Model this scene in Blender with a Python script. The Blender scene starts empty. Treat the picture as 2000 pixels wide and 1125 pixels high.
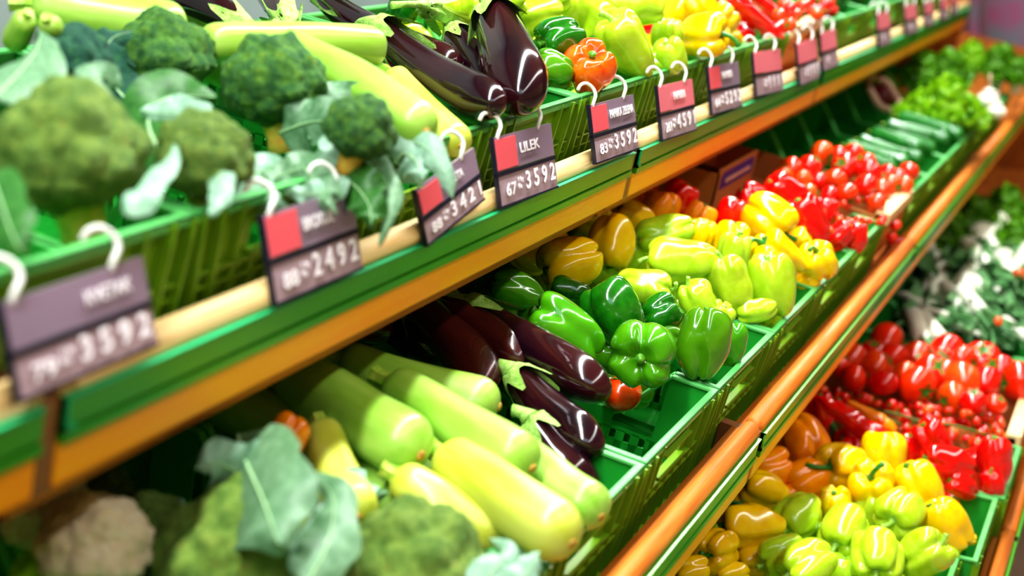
import bpy, bmesh, math, random
from mathutils import Vector, Matrix, noise
random.seed(7)
C = bpy.context.scene.collection
PI = math.pi

# ------------------------------------------------------------------ camera
F = 2925.0
RIGHT = Vector((0.40191738, -0.90678075, -0.12732278))
DOWN = Vector((-0.22303629, 0.03791376, -0.97407257))
FWD = Vector((0.88809754, 0.41989429, -0.18700681))
CAM = Vector((0, 0, 1.6))
cd = bpy.data.cameras.new('camera')
cam = bpy.data.objects.new('camera', cd)
C.objects.link(cam)
m = Matrix.Identity(4)
for i in range(3):
    m[i][0] = RIGHT[i]; m[i][1] = -DOWN[i]; m[i][2] = -FWD[i]; m[i][3] = CAM[i]
cam.matrix_world = m
cd.sensor_width = 36
cd.lens = F / 2000 * 36
cd.clip_start = 0.05
cd.clip_end = 60
cd.dof.use_dof = True
cd.dof.focus_distance = 2.14
cd.dof.aperture_fstop = cd.lens / 1000 / 0.0195
bpy.context.scene.camera = cam

def ray(x, y):
    return RIGHT * ((x - 1000) / F) + DOWN * ((y - 562.5) / F) + FWD

def depth(p):
    return (Vector(p) - CAM).dot(FWD)

# ------------------------------------------------------------------ shelf tiers: origin = front rim of crate 0, X along, V into shelf, W normal
class Tier:
    def __init__(s, o, deg):
        t = math.radians(deg)
        s.o = Vector(o) + CAM
        s.X = Vector((1, 0, 0)); s.V = Vector((0, math.cos(t), math.sin(t))); s.W = Vector((0, -math.sin(t), math.cos(t)))
        s.t = t
    def at(s, a, b, c):
        return s.o + s.X * a + s.V * b + s.W * c
    def px(s, x, y, c=0.0):
        d = ray(x, y)
        k = (s.at(0, 0, c) - CAM).dot(s.W) / d.dot(s.W)
        return CAM + d * k
    def pxb(s, x, y, b):
        d = ray(x, y)
        k = (s.at(0, b, 0) - CAM).dot(s.V) / d.dot(s.V)
        return CAM + d * k
    def abc(s, p):
        q = Vector(p) - s.o
        return q.dot(s.X), q.dot(s.V), q.dot(s.W)
    def mat(s, a=0, b=0, c=0):
        m = Matrix.Identity(4); p = s.at(a, b, c)
        for i in range(3):
            m[i][0] = s.X[i]; m[i][1] = s.V[i]; m[i][2] = s.W[i]; m[i][3] = p[i]
        return m
PW = 0.32
T1 = Tier((1.104, 0.827, -0.148), 20.5)
T2 = Tier((1.319, 0.631, -0.567), 20.5)
T3 = Tier((2.512, 0.380, -1.043), 13.0)

# ------------------------------------------------------------------ materials
def lin(c):
    return tuple(((v / 12.92) if v <= 0.04045 else ((v + 0.055) / 1.055) ** 2.4) for v in c)
def hexc(r, g, b):
    return lin((r / 255, g / 255, b / 255)) + (1,)
MATS = {}
def mat(name, c1, c2=None, scale=8, rough=0.4, coat=0.0, bump=0.0, bscale=60, spec=0.5, sss=0.0, stretch=None, contrast=(0.35, 0.65), c3=None, trans=0.0, metal=0.0, emit=0.0, hv=0.0, detail=3):
    if name in MATS: return MATS[name]
    M = bpy.data.materials.new(name); M.use_nodes = True
    nt = M.node_tree; N = nt.nodes; L = nt.links
    B = N['Principled BSDF']
    B.inputs['Roughness'].default_value = rough
    B.inputs['Coat Weight'].default_value = coat
    B.inputs['Coat Roughness'].default_value = 0.08
    B.inputs['Specular IOR Level'].default_value = spec
    B.inputs['Metallic'].default_value = metal
    if sss:
        B.inputs['Subsurface Weight'].default_value = sss
        B.inputs['Subsurface Radius'].default_value = (0.6, 0.6, 0.2)
        B.inputs['Subsurface Scale'].default_value = 0.02
    tc = N.new('ShaderNodeTexCoord')
    mp = N.new('ShaderNodeMapping')
    L.new(tc.outputs['Object'], mp.inputs['Vector'])
    if stretch: mp.inputs['Scale'].default_value = stretch
    col = None
    if c2 is None: c2 = c1
    nz = N.new('ShaderNodeTexNoise'); nz.inputs['Scale'].default_value = scale; nz.inputs['Detail'].default_value = detail
    L.new(mp.outputs['Vector'], nz.inputs['Vector'])
    cr = N.new('ShaderNodeValToRGB')
    e = cr.color_ramp.elements
    e[0].position = contrast[0]; e[0].color = c1
    e[1].position = contrast[1]; e[1].color = c2
    if c3:
        k = e.new(min(0.98, contrast[1] + 0.12)); k.color = c3
    L.new(nz.outputs['Fac'], cr.inputs['Fac'])
    col = cr.outputs['Color']
    if hv:
        oi = N.new('ShaderNodeObjectInfo')
        hs = N.new('ShaderNodeHueSaturation')
        mr = N.new('ShaderNodeMapRange'); mr.inputs['To Min'].default_value = 0.5 - hv; mr.inputs['To Max'].default_value = 0.5 + hv
        L.new(oi.outputs['Random'], mr.inputs['Value']); L.new(mr.outputs['Result'], hs.inputs['Hue'])
        mr2 = N.new('ShaderNodeMapRange'); mr2.inputs['To Min'].default_value = 0.82; mr2.inputs['To Max'].default_value = 1.1
        L.new(oi.outputs['Random'], mr2.inputs['Value']); L.new(mr2.outputs['Result'], hs.inputs['Value'])
        L.new(col, hs.inputs['Color']); col = hs.outputs['Color']
    L.new(col, B.inputs['Base Color'])
    if emit:
        L.new(col, B.inputs['Emission Color']); B.inputs['Emission Strength'].default_value = emit
    if bump:
        bn = N.new('ShaderNodeTexNoise'); bn.inputs['Scale'].default_value = bscale; bn.inputs['Detail'].default_value = 2
        L.new(mp.outputs['Vector'], bn.inputs['Vector'])
        bp = N.new('ShaderNodeBump'); bp.inputs['Strength'].default_value = bump; bp.inputs['Distance'].default_value = 0.004
        L.new(bn.outputs['Fac'], bp.inputs['Height']); L.new(bp.outputs['Normal'], B.inputs['Normal'])
    if trans:
        tr = N.new('ShaderNodeBsdfTranslucent'); L.new(col, tr.inputs['Color'])
        mx = N.new('ShaderNodeMixShader'); mx.inputs['Fac'].default_value = trans
        L.new(B.outputs[0], mx.inputs[1]); L.new(tr.outputs[0], mx.inputs[2])
        L.new(mx.outputs[0], N['Material Output'].inputs['Surface'])
    MATS[name] = M
    return M
G = hexc
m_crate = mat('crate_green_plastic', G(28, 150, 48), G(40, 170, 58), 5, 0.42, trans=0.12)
m_crate_warmlit = mat('crate_plastic_warm_light', G(104, 160, 26), G(130, 170, 34), 5, 0.4, trans=0.15)  # green crate plastic with the weak warm light on its front coloured in as olive
m_crate_shaded = mat('crate_plastic_back_shade', G(26, 86, 24), G(36, 96, 26), 5, 0.5)  # green crate plastic, darkened in colour to stand for shade at the back
m_crate_rim = mat('crate_rim_plastic', G(74, 172, 84), G(100, 188, 106), 12, 0.4)
m_woodrail = mat('rail_wood', G(252, 226, 170), G(240, 196, 130), 6, 0.45, stretch=(1, 14, 14), bump=0.15)
m_woodrail_warmlit = mat('rail_wood_warm_dim_light', G(228, 136, 50), G(206, 108, 28), 6, 0.45, stretch=(1, 14, 14), bump=0.15)  # pale rail wood again, lower tiers' warm dim light put into the orange
m_orange = mat('fascia_orange_wood', G(255, 176, 8), G(250, 146, 0), 3, 0.4, stretch=(0.6, 6, 8), bump=0.1)
m_fgreen = mat('fascia_green', G(40, 140, 20), G(64, 152, 26), 4, 0.35, stretch=(0.6, 5, 5))
m_fgreen2 = mat('fascia_green_strip', G(86, 160, 40), G(70, 150, 34), 4, 0.3)
m_teal = mat('fascia_lip_teal', G(16, 160, 96), G(24, 176, 112), 6, 0.45)
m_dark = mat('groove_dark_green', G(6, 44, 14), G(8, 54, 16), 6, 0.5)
m_bracket = mat('bracket_brown', G(150, 98, 60), G(128, 76, 40), 10, 0.5)
m_deck = mat('deck_wood', G(214, 130, 50), G(186, 104, 34), 5, 0.6, stretch=(1, 8, 8))
m_backwall = mat('back_panel_dark_green', G(24, 34, 14), G(34, 44, 14), 5, 0.7)
m_strut = mat('strut_tan', G(190, 150, 60), G(160, 120, 40), 9, 0.5)
m_white = mat('hook_white_plastic', G(236, 236, 230), G(222, 222, 216), 9, 0.35)
m_tagdark = mat('tag_slate', G(150, 128, 146), G(130, 112, 132), 4, 0.3, coat=0.4)
m_tagfoot = mat('tag_price_grey', G(178, 152, 158), G(158, 134, 144), 5, 0.3, coat=0.4)
m_tagred = mat('tag_red', G(230, 98, 108), G(224, 90, 102), 4, 0.35)
m_tagpink = mat('tag_pink', G(226, 122, 134), G(214, 112, 124), 4, 0.35)
m_tagedge = mat('tag_edge_navy', G(34, 32, 54), G(30, 28, 46), 8, 0.3)
m_text = mat('tag_text_white', G(246, 238, 244), G(240, 232, 238), 8, 0.5)

m_zuc = mat('zucchini_skin', G(140, 190, 62), G(168, 208, 94), 9, 0.34, coat=0.1, stretch=(1, 1, 0.25), bump=0.06, bscale=30, hv=0.012)
m_zuc2 = mat('zucchini_skin_pale', G(190, 202, 60), G(206, 216, 100), 9, 0.34, coat=0.1, stretch=(1, 1, 0.25), bump=0.06, bscale=30, hv=0.012)
m_zstem = mat('zucchini_stem', G(130, 180, 40), G(190, 205, 90), 14, 0.5)
m_scar = mat('zucchini_scar', G(196, 160, 60), G(150, 110, 40), 40, 0.6)
m_egg = mat('eggplant_skin', G(22, 6, 20), G(54, 14, 20), 4, 0.12, coat=0.35, spec=0.5, stretch=(1, 1, 0.3))
m_egg_mid = mat('eggplant_skin_brown', G(88, 30, 24), G(56, 16, 24), 5, 0.2, coat=0.5, stretch=(1, 1, 0.3))
m_calyx = mat('eggplant_calyx', G(128, 180, 70), G(170, 205, 110), 30, 0.5, bump=0.4, bscale=80)
m_pg = mat('pepper_green', G(66, 140, 10), G(84, 156, 20), 3, 0.16, coat=0.5, bump=0.03, bscale=18, hv=0.012)
m_pdg = mat('pepper_dark_green', G(14, 98, 12), G(26, 120, 20), 6, 0.14, coat=0.6, bump=0.03, bscale=18, hv=0.01)
m_pl = mat('pepper_light_green', G(172, 212, 26), G(192, 224, 58), 5, 0.2, coat=0.45, bump=0.03, bscale=18, hv=0.008)
m_py = mat('pepper_yellow', G(250, 196, 0), G(255, 214, 10), 5, 0.17, coat=0.5, hv=0.006)
m_po = mat('pepper_orange', G(252, 140, 6), G(255, 160, 12), 5, 0.18, coat=0.5, hv=0.006)
m_por = mat('pepper_orange_red', G(246, 70, 8), G(250, 118, 16), 4, 0.15, coat=0.6)
m_pr = mat('pepper_red', G(214, 4, 8), G(232, 16, 10), 5, 0.13, coat=0.7)
m_stem = mat('pepper_stem_green', G(64, 140, 30), G(110, 170, 50), 20, 0.4)
m_stemdk = mat('pepper_stem_dark', G(30, 110, 30), G(60, 140, 40), 20, 0.4)
m_stempale = mat('pepper_stem_pale', G(140, 190, 70), G(176, 212, 100), 20, 0.4)
m_tom = mat('tomato_red', G(230, 26, 4), G(240, 44, 6), 4, 0.2, coat=0.6, hv=0.004)
m_tom2 = mat('tomato_orange_red', G(238, 62, 8), G(244, 92, 14), 4, 0.22, coat=0.6, hv=0.004)
m_broc = mat('broccoli_buds', G(48, 112, 46), G(100, 156, 50), 5, 0.7, bump=1.0, bscale=95, contrast=(0.38, 0.66), c3=G(150, 170, 40))
m_broc2 = mat('broccoli_buds_olive', G(96, 134, 44), G(136, 166, 66), 5, 0.7, bump=1.0, bscale=95, contrast=(0.38, 0.66), c3=G(158, 150, 70))
m_broc3 = mat('broccoli_buds_blue', G(24, 92, 76), G(48, 122, 84), 6, 0.7, bump=1.0, bscale=95, c3=G(90, 150, 60))
m_stalk = mat('broccoli_stalk', G(150, 180, 60), G(200, 196, 90), 8, 0.5)
m_stalk_y = mat('broccoli_stalk_yellow', G(226, 196, 90), G(238, 176, 70), 8, 0.5)
m_leaf = mat('brassica_leaf', G(88, 130, 92), G(120, 158, 122), 7, 0.45, trans=0.2, stretch=(1, 1, 1))
m_leaf_dk = mat('brassica_leaf_green', G(40, 96, 36), G(64, 124, 50), 7, 0.45, trans=0.25)
m_leaf_pale = mat('brassica_leaf_pale', G(126, 168, 140), G(154, 190, 166), 7, 0.45, trans=0.2)
m_rib = mat('leaf_midrib_pale', G(140, 182, 130), G(160, 196, 146), 9, 0.5)
m_caul = mat('cauliflower_curd', G(236, 214, 176), G(246, 232, 200), 6, 0.7, bump=0.8, bscale=60)
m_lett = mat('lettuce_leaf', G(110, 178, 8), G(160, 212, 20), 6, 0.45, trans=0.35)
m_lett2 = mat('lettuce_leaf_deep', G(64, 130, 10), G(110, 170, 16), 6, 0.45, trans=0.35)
m_cuc = mat('cucumber_skin', G(20, 96, 30), G(40, 128, 44), 7, 0.3, coat=0.2, bump=0.3, bscale=40)
m_leekw = mat('leek_white', G(226, 224, 206), G(236, 236, 220), 8, 0.35, stretch=(1, 1, 0.2))
m_leekg = mat('leek_green', G(84, 140, 84), G(132, 178, 122), 8, 0.4, stretch=(1, 1, 0.2), trans=0.1)
m_card = mat('cardboard', G(176, 112, 52), G(160, 98, 44), 5, 0.8)
m_cardp = mat('card_print_purple', G(52, 20, 130), G(60, 26, 140), 5, 0.5)
m_woodbox = mat('box_wood', G(236, 206, 160), G(222, 186, 134), 6, 0.6, stretch=(1, 1, 8))
m_woodbox_o = mat('box_wood_side', G(214, 130, 50), G(196, 112, 40), 6, 0.6, stretch=(1, 1, 8))
m_plastic = mat('clear_film', G(196, 226, 226), G(80, 150, 160), 20, 0.15, coat=0.8)
m_net = mat('onion_net', G(110, 6, 12), G(70, 2, 10), 24, 0.5)
m_netrim = mat('sack_pale', G(206, 170, 150), G(196, 150, 130), 12, 0.6)
m_vine = mat('tomato_vine', G(90, 110, 30), G(70, 90, 24), 12, 0.6)

# ------------------------------------------------------------------ mesh helpers
class MB:
    def __init__(s): s.v = []; s.f = []
    def add(s, vs, fs):
        b = len(s.v); s.v += [tuple(v) for v in vs]; s.f += [tuple(b + i for i in f) for f in fs]
    def box(s, x0, x1, y0, y1, z0, z1):
        vs = [(x, y, z) for z in (z0, z1) for y in (y0, y1) for x in (x0, x1)]
        s.add(vs, [(0, 2, 3, 1), (4, 5, 7, 6), (0, 1, 5, 4), (2, 6, 7, 3), (0, 4, 6, 2), (1, 3, 7, 5)])
    def bar(s, p, q, w, h, up=(0, 0, 1)):
        p = Vector(p); q = Vector(q); d = (q - p).normalized(); u = Vector(up); u = (u - d * u.dot(d)).normalized(); r = d.cross(u)
        vs = [o + r * sx * w / 2 + u * sy * h / 2 for o in (p, q) for sy in (-1, 1) for sx in (-1, 1)]
        s.add(vs, [(0, 1, 3, 2), (4, 6, 7, 5), (0, 4, 5, 1), (2, 3, 7, 6), (0, 2, 6, 4), (1, 5, 7, 3)])
    def tube(s, pts, rad, n=10, cap=True):
        pts = [Vector(p) for p in pts]; k = len(pts)
        if not hasattr(rad, '__len__'): rad = [rad] * k
        t0 = (pts[1] - pts[0]).normalized()
        u = t0.orthogonal().normalized(); vs = []
        for i in range(k):
            t = (pts[min(k - 1, i + 1)] - pts[max(0, i - 1)]).normalized()
            u = (u - t * u.dot(t)).normalized(); w = t.cross(u)
            for j in range(n):
                a = 2 * PI * j / n
                vs.append(pts[i] + (u * math.cos(a) + w * math.sin(a)) * rad[i])
        fs = [(i * n + j, i * n + (j + 1) % n, (i + 1) * n + (j + 1) % n, (i + 1) * n + j) for i in range(k - 1) for j in range(n)]
        if cap:
            fs.append(tuple(reversed(range(n)))); fs.append(tuple((k - 1) * n + j for j in range(n)))
        s.add(vs, fs)
    def mesh(s, name, m, smooth=False, mm=None):
        me = bpy.data.meshes.new(name)
        me.from_pydata([tuple(v) for v in s.v], [], s.f)
        for x in (m if isinstance(m, (list, tuple)) else [m]): me.materials.append(x)
        if smooth: me.polygons.foreach_set('use_smooth', [True] * len(me.polygons))
        me.update()
        return me

def link(name, data, parent=None, mw=None):
    o = bpy.data.objects.new(name, data); C.objects.link(o)
    if parent: o.parent = parent
    if mw is not None:
        if parent: o.matrix_local = mw
        else: o.matrix_world = mw
    return o
def tag(o, label=None, cat=None, group=None, kind=None):
    if label: o['label'] = label
    if cat: o['category'] = cat
    if group: o['group'] = group
    if kind: o['kind'] = kind
    return o

def bevel(o, w=0.002, seg=2):
    b = o.modifiers.new('bevel', 'BEVEL'); b.width = w; b.segments = seg; b.limit_method = 'ANGLE'
    return o

def frame(origin, zdir, roll=0.0, s=1.0):
    z = Vector(zdir).normalized()
    x = z.orthogonal().normalized(); y = z.cross(x)
    x, y = x * math.cos(roll) + y * math.sin(roll), y * math.cos(roll) - x * math.sin(roll)
    m = Matrix.Identity(4)
    for i in range(3):
        m[i][0] = x[i] * s; m[i][1] = y[i] * s; m[i][2] = z[i] * s; m[i][3] = origin[i]
    return m

def view_dir(phi, tau):
    a = math.radians(phi); t = math.radians(tau)
    return (RIGHT * math.cos(a) - DOWN * math.sin(a)) * math.cos(t) - FWD * math.sin(t)

# ------------------------------------------------------------------ pepper
def sgnpow(v, e): return math.copysign(abs(v) ** e, v)
def pepper_mesh(name, m, n=4, L=1.05, taper=0.2, A=0.16, dimple=0.16, seed=0, bend=0.0, sig=0.2, pw=0.62, NT=40, NP=56, rnd=0.05):
    rng = random.Random(seed)
    cre = [2 * PI * (k + rng.uniform(-0.14, 0.14)) / n for k in range(n)]
    lobe = [rng.uniform(0.9, 1.1) for _ in range(n)]
    vs = []; fs = []
    off = Vector((seed * 3.1, seed * 1.7, 0))
    for i in range(NT + 1):
        th = PI * i / NT
        s_, c_ = math.sin(th), math.cos(th)
        for j in range(NP):
            ph = 2 * PI * j / NP
            dl = min((abs((ph - c + PI) % (2 * PI) - PI), k) for k, c in enumerate(cre))
            cz = math.exp(-(dl[0] / sig) ** 2)
            k = int(((ph - cre[0]) % (2 * PI)) / (2 * PI) * n) % n
            lb = 1.0
            rad = 0.5 * (max(s_, 0) ** pw) * (1 - taper * (1 - c_) / 2)
            rad *= 1 - A * cz * (0.45 + 0.75 * abs(c_) ** 1.2)
            z = L / 2 * sgnpow(c_, 0.85)
            z *= 1 - 0.14 * cz * min(1, s_ * 1.6)
            if c_ > 0: z -= dimple * math.exp(-(rad / 0.17) ** 2)
            else:
                z += dimple * 0.7 * math.exp(-(rad / 0.12) ** 2)
            x, y = rad * math.cos(ph), rad * math.sin(ph)
            x += bend * (z / L) ** 2
            p = Vector((x, y, z))
            nz = noise.noise_vector(p * 1.9 + off)
            p += nz * rnd
            vs.append(p)
    for i in range(NT):
        for j in range(NP):
            fs.append((i * NP + j, (i + 1) * NP + j, (i + 1) * NP + (j + 1) % NP, i * NP + (j + 1) % NP))
    b = MB(); b.add(vs, fs)
    return b.mesh(name, m, True), vs[0][2] if False else sum((v[2] for v in vs[:NP])) / NP, Vector((sum(v[0] for v in vs[:NP]) / NP, sum(v[1] for v in vs[:NP]) / NP))
def stem_mesh(name, m, z0, xy, length=0.34, curl=0.5, seed=0, r=0.05):
    rng = random.Random(seed); b = MB()
    n = 12; K = 9
    a0 = rng.uniform(0, 6.28); pts = []; rad = []
    x, y, z = xy[0], xy[1], z0 - 0.01; th = 0.0
    for i in range(K):
        t = i / (K - 1)
        pts.append((x, y, z))
        rad.append(r * (1.5 * math.exp(-t * 7) + 0.85 + 0.35 * t ** 3))
        th = curl * t * 1.6
        st = length / (K - 1)
        x += math.sin(th) * math.cos(a0) * st; y += math.sin(th) * math.sin(a0) * st; z += math.cos(th) * st
    b.tube(pts, rad, n)
    # scalloped calyx plate
    NP = 30; vs = []; fs = []
    for k, (rr, dz) in enumerate(((0.0, 0.012), (0.06, 0.016), (0.12, 0.022), (0.165, 0.03), (0.15, 0.012))):
        for j in range(NP):
            a = 2 * PI * j / NP
            q = rr * (1 + 0.16 * math.cos(5 * a + a0) * (rr / 0.165))
            vs.append((xy[0] + q * math.cos(a), xy[1] + q * math.sin(a), z0 + dz + 0.9 * q * q))
    for k in range(4):
        for j in range(NP):
            fs.append((k * NP + j, k * NP + (j + 1) % NP, (k + 1) * NP + (j + 1) % NP, (k + 1) * NP + j))
    b.add(vs, fs)
    return b.mesh(name, m, True)
SHAPES = {
    'b4': dict(n=4, rnd=0.07, L=0.98, taper=0.16, A=0.25, sig=0.21),
    'b3': dict(n=3, L=1.06, taper=0.2, A=0.24, sig=0.3),
    'b4s': dict(n=4, L=0.86, taper=0.08, A=0.2, sig=0.24, dimple=0.2),
    'mid': dict(n=3, L=1.22, taper=0.28, A=0.22, sig=0.3, rnd=0.07),
    'long': dict(n=3, L=1.42, taper=0.3, A=0.2, sig=0.3, rnd=0.09),
    'cone': dict(n=3, L=1.3, taper=0.5, A=0.18, sig=0.34, pw=0.66, rnd=0.06),
    'capia': dict(n=2, L=2.7, taper=0.72, A=0.13, sig=0.5, pw=0.6, bend=0.3, rnd=0.1, dimple=0.1),
}
PC = {}
PEPC = {'dg': (m_pdg, m_stem), 'g': (m_pg, m_stem), 'l': (m_pl, m_stempale), 'y': (m_py, m_stemdk), 'o': (m_po, m_stem), 'or': (m_por, m_stem), 'r': (m_pr, m_stem)}
def pepper(color, shape, x, y, D, phi, tau, c, label, T, stem='n', group=None, roll=None, var=None, world=None, size=None):
    var = (var if var is not None else random.randrange(3))
    key = (color, shape, var)
    if key not in PC:
        bm_, ms = PEPC[color]
        PC[key] = pepper_mesh('pepper_body', bm_, seed=var * 7 + len(shape) * 3 + 1, **SHAPES[shape])
    me, z0, xy = PC[key]
    sk = ('stem', color, shape, var, stem)
    if sk not in PC:
        ln, cu, rr = {'n': (0.3, 0.55, 0.045), 'l': (0.5, 0.95, 0.045), 's': (0.12, 0.2, 0.06), 'c': (0.4, 1.3, 0.045)}[stem]
        PC[sk] = stem_mesh('pepper_stem', PEPC[color][1], z0, xy, ln, cu, var + 3, rr)
    p = world if world is not None else T.px(x, y, c)
    s = size if size else D * 1.17 * depth(p) / F
    mw = frame(p, view_dir(phi, tau), random.uniform(0, 6.28) if roll is None else roll, s)
    o = link('pointed_pepper' if shape == 'capia' else 'bell_pepper', me, None, mw)
    link('stem', PC[sk], o)
    tag(o, label, 'pepper', group)
    return o

# ------------------------------------------------------------------ zucchini and eggplant built along a bent axis of unit length (z 0..1), radius relative
def sweep(b, prof, K=40, n=28, bend=0.0, ripple=0.0, lobes=5, tri=0.0, wob=0.0, seed=0):
    vs = []
    for i in range(K + 1):
        t = 0.5 - 0.5 * math.cos(PI * i / K)
        r = prof(t)
        bx = bend * (4 * t * (1 - t)); 
        for j in range(n):
            a = 2 * PI * j / n
            q = r * (1 + ripple * math.cos(lobes * a) + wob * noise.noise(Vector((math.cos(a) * 1.2, math.sin(a) * 1.2, t * 3 + seed))))
            vs.append((bx + q * math.cos(a), q * math.sin(a), t))
    fs = [(i * n + j, i * n + (j + 1) % n, (i + 1) * n + (j + 1) % n, (i + 1) * n + j) for i in range(K) for j in range(n)]
    b.add(vs, fs)
ZC = {}
def zuc_meshes(aspect, pale, v):
    # aspect = radius / length ; stem end at z=1, blossom end at z=0
    key = (round(aspect, 2), pale, v)
    if key in ZC: return ZC[key]
    R = round(aspect, 2)
    def prof(t):
        e0 = min(1, t / (0.95 * R)); e1 = min(1, (1 - t) / (0.7 * R))
        r = R * (0.94 + 0.1 * math.cos((t - 0.3) * 3))
        r *= math.sqrt(max(0, 1 - (1 - e0) ** 2.4)) * (math.sqrt(max(0, 1 - (1 - e1) ** 2)) * 0.5 + 0.5 if e1 < 1 else 1)
        return max(r, 0.0) if 0 < t < 1 else 0.0
    b = MB(); sweep(b, prof, bend=(0.03, -0.04, 0.02)[v % 3], ripple=0.02, lobes=5, wob=0.07, seed=v)
    body = b.mesh('zucchini_body', m_zuc2 if pale else m_zuc, True)
    s = MB(); pts = [(0, 0, 0.985), (0, 0, 1.0), (0.0, 0.0, 1.04), (0.01, 0, 1.1), (0.015, 0, 1.14)]
    s.tube(pts, [R * .62, R * .5, R * .36, R * .33, R * .4], 6)
    stem = s.mesh('zucchini_stem', m_zstem, False)
    c = MB(); c.tube([(0, 0, 0.012), (0, 0, -0.006), (0, 0, -0.012)], [R * .2, R * .17, R * .1], 9)
    scar = c.mesh('blossom_scar', m_scar, True)
    ZC[key] = (body, stem, scar)
    return ZC[key]
def two_end(T, e0, e1):
    return T.px(e0[0], e0[1], e0[2]), T.px(e1[0], e1[1], e1[2])
def zucchini(T, e0, e1, Rpx, label, pale=False, v=0, group=None, stem=True):
    """e0 = blossom end (x, y, c), e1 = stem end"""
    p, q = two_end(T, e0, e1); L = (q - p).length
    R = Rpx * (depth(p) + depth(q)) / 2 / F
    body, st, sc = zuc_meshes(min(0.48, R / L), pale, v)
    o = link('zucchini', body, None, frame(p, q - p, random.uniform(0, 6), L))
    if stem: link('stem', st, o)
    link('blossom_end', sc, o)
    return tag(o, label, 'zucchini', group)

EC = {}
def egg_meshes(aspect, v, brown=False):
    key = (round(aspect, 2), v, brown)
    if key in EC: return EC[key]
    R = round(aspect, 2)
    def prof(t):
        if t <= 0 or t >= 1: return 0.0
        base = R * (1.0 - 0.42 * max(0, (t - 0.3) / 0.7) ** 1.3)
        e0 = min(1, t / (1.9 * R)); base *= math.sqrt(max(0, 1 - (1 - e0) ** 1.9))
        e1 = min(1, (1 - t) / (0.45 * R)); base *= math.sqrt(max(0, 1 - (1 - e1) ** 2))
        return base
    b = MB(); sweep(b, prof, bend=(0.05, -0.05, 0.0)[v % 3], wob=0.04, seed=v * 3, n=32, K=44)
    body = b.mesh('eggplant_body', m_egg_mid if brown else m_egg, True)
    # calyx: pointed sepals hugging the neck, then a curved stem
    c = MB(); NP = 40; vs = []; rows = 8
    for i in range(rows):
        t = i / (rows - 1)
        for j in range(NP):
            a = 2 * PI * j / NP
            star = 0.5 + 0.5 * math.cos(5 * a + 0.4 * math.sin(3 * a + v))
            ext = 0.11 + 0.22 * star ** 1.5
            z = 1.012 - ext * t
            rr = (prof(min(0.985, max(0.02, z))) * 1.09 + 0.01 + 0.03 * (t ** 3) * star) if z < 0.985 else R * 0.44 * (0.4 + 0.6 * min(1, t * 4))
            rr = max(rr, R * (0.22 + 0.5 * min(1, t * 3)))
            vs.append((rr * math.cos(a) + 0.004 * math.sin(7 * a), rr * math.sin(a), z))
    fs = [(i * NP + j, (i + 1) * NP + j, (i + 1) * NP + (j + 1) % NP, i * NP + (j + 1) % NP) for i in range(rows - 1) for j in range(NP)]
    c.add(vs, fs)
    cal = c.mesh('calyx', m_calyx, True)
    s = MB(); s.tube([(0, 0, 1.0), (0.0, 0, 1.04), (0.012, 0, 1.09), (0.035, 0, 1.14), (0.07, 0.0, 1.18)], [R * .52, R * .4, R * .3, R * .27, R * .32], 9)
    stm = s.mesh('stem', m_calyx, True)
    EC[key] = (body, cal, stm)
    return EC[key]
def eggplant(T, e0, e1, Rpx, label, v=0, brown=False, group=None, roll=None):
    p, q = two_end(T, e0, e1); L = (q - p).length
    R = Rpx * (depth(p) + depth(q)) / 2 / F
    body, cal, stm = egg_meshes(min(0.45, R / L), v, brown)
    o = link('eggplant', body, None, frame(p, q - p, random.uniform(0, 6) if roll is None else roll, L))
    cc = link('calyx', cal, o); link('stem', stm, cc)
    return tag(o, label, 'eggplant', group)

# ------------------------------------------------------------------ tomatoes
def tomato_mesh(m, seed):
    b = MB(); NT, NP = 22, 32; vs = []
    for i in range(NT + 1):
        th = PI * i / NT; s_, c_ = math.sin(th), math.cos(th)
        for j in range(NP):
            ph = 2 * PI * j / NP
            r = 0.5 * s_ ** 0.9 * (1 + 0.025 * math.cos(5 * ph + seed) * (1 if c_ > 0 else 0.4))
            z = 0.42 * c_ - (0.06 * math.exp(-(r / 0.13) ** 2) if c_ > 0 else 0)
            vs.append((r * math.cos(ph), r * math.sin(ph), z))
    fs = [(i * NP + j, (i + 1) * NP + j, (i + 1) * NP + (j + 1) % NP, i * NP + (j + 1) % NP) for i in range(NT) for j in range(NP)]
    b.add(vs, fs)
    return b.mesh('tomato_body', m, True)
def tomato_calyx():
    b = MB()
    for k in range(5):
        a = 2 * PI * k / 5; ca, sa = math.cos(a), math.sin(a)
        pts = [(0.0, 0.37), (0.1, 0.385), (0.2, 0.41), (0.3, 0.40)]
        w = [0.035, 0.05, 0.035, 0.004]; vs = []
        for (r, z), ww in zip(pts, w):
            for sg in (-1, 1): vs.append((r * ca - sg * ww * sa, r * sa + sg * ww * ca, z + 0.01))
        b.add(vs, [(2 * i, 2 * i + 1, 2 * i + 3, 2 * i + 2) for i in range(3)])
    b.tube([(0, 0, 0.36), (0.01, 0, 0.43), (0.04, 0, 0.5)], 0.022, 7)
    return b.mesh('tomato_calyx', m_stemdk, True)
TM = [tomato_mesh(m_tom, 0), tomato_mesh(m_tom2, 2), tomato_mesh(m_tom, 4)]
TCX = tomato_calyx()
def tomato(T, x, y, D, c, label, group, phi=None, tau=None, cherry=False, v=None):
    p = T.px(x, y, c); s = D * depth(p) / F
    o = link('cherry_tomato' if cherry else 'tomato', TM[random.randrange(3) if v is None else v], None,
             frame(p, view_dir(random.uniform(0, 360) if phi is None else phi, random.uniform(-10, 60) if tau is None else tau), random.uniform(0, 6), s))
    link('calyx', TCX, o)
    return tag(o, label, 'tomato', group)

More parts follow.
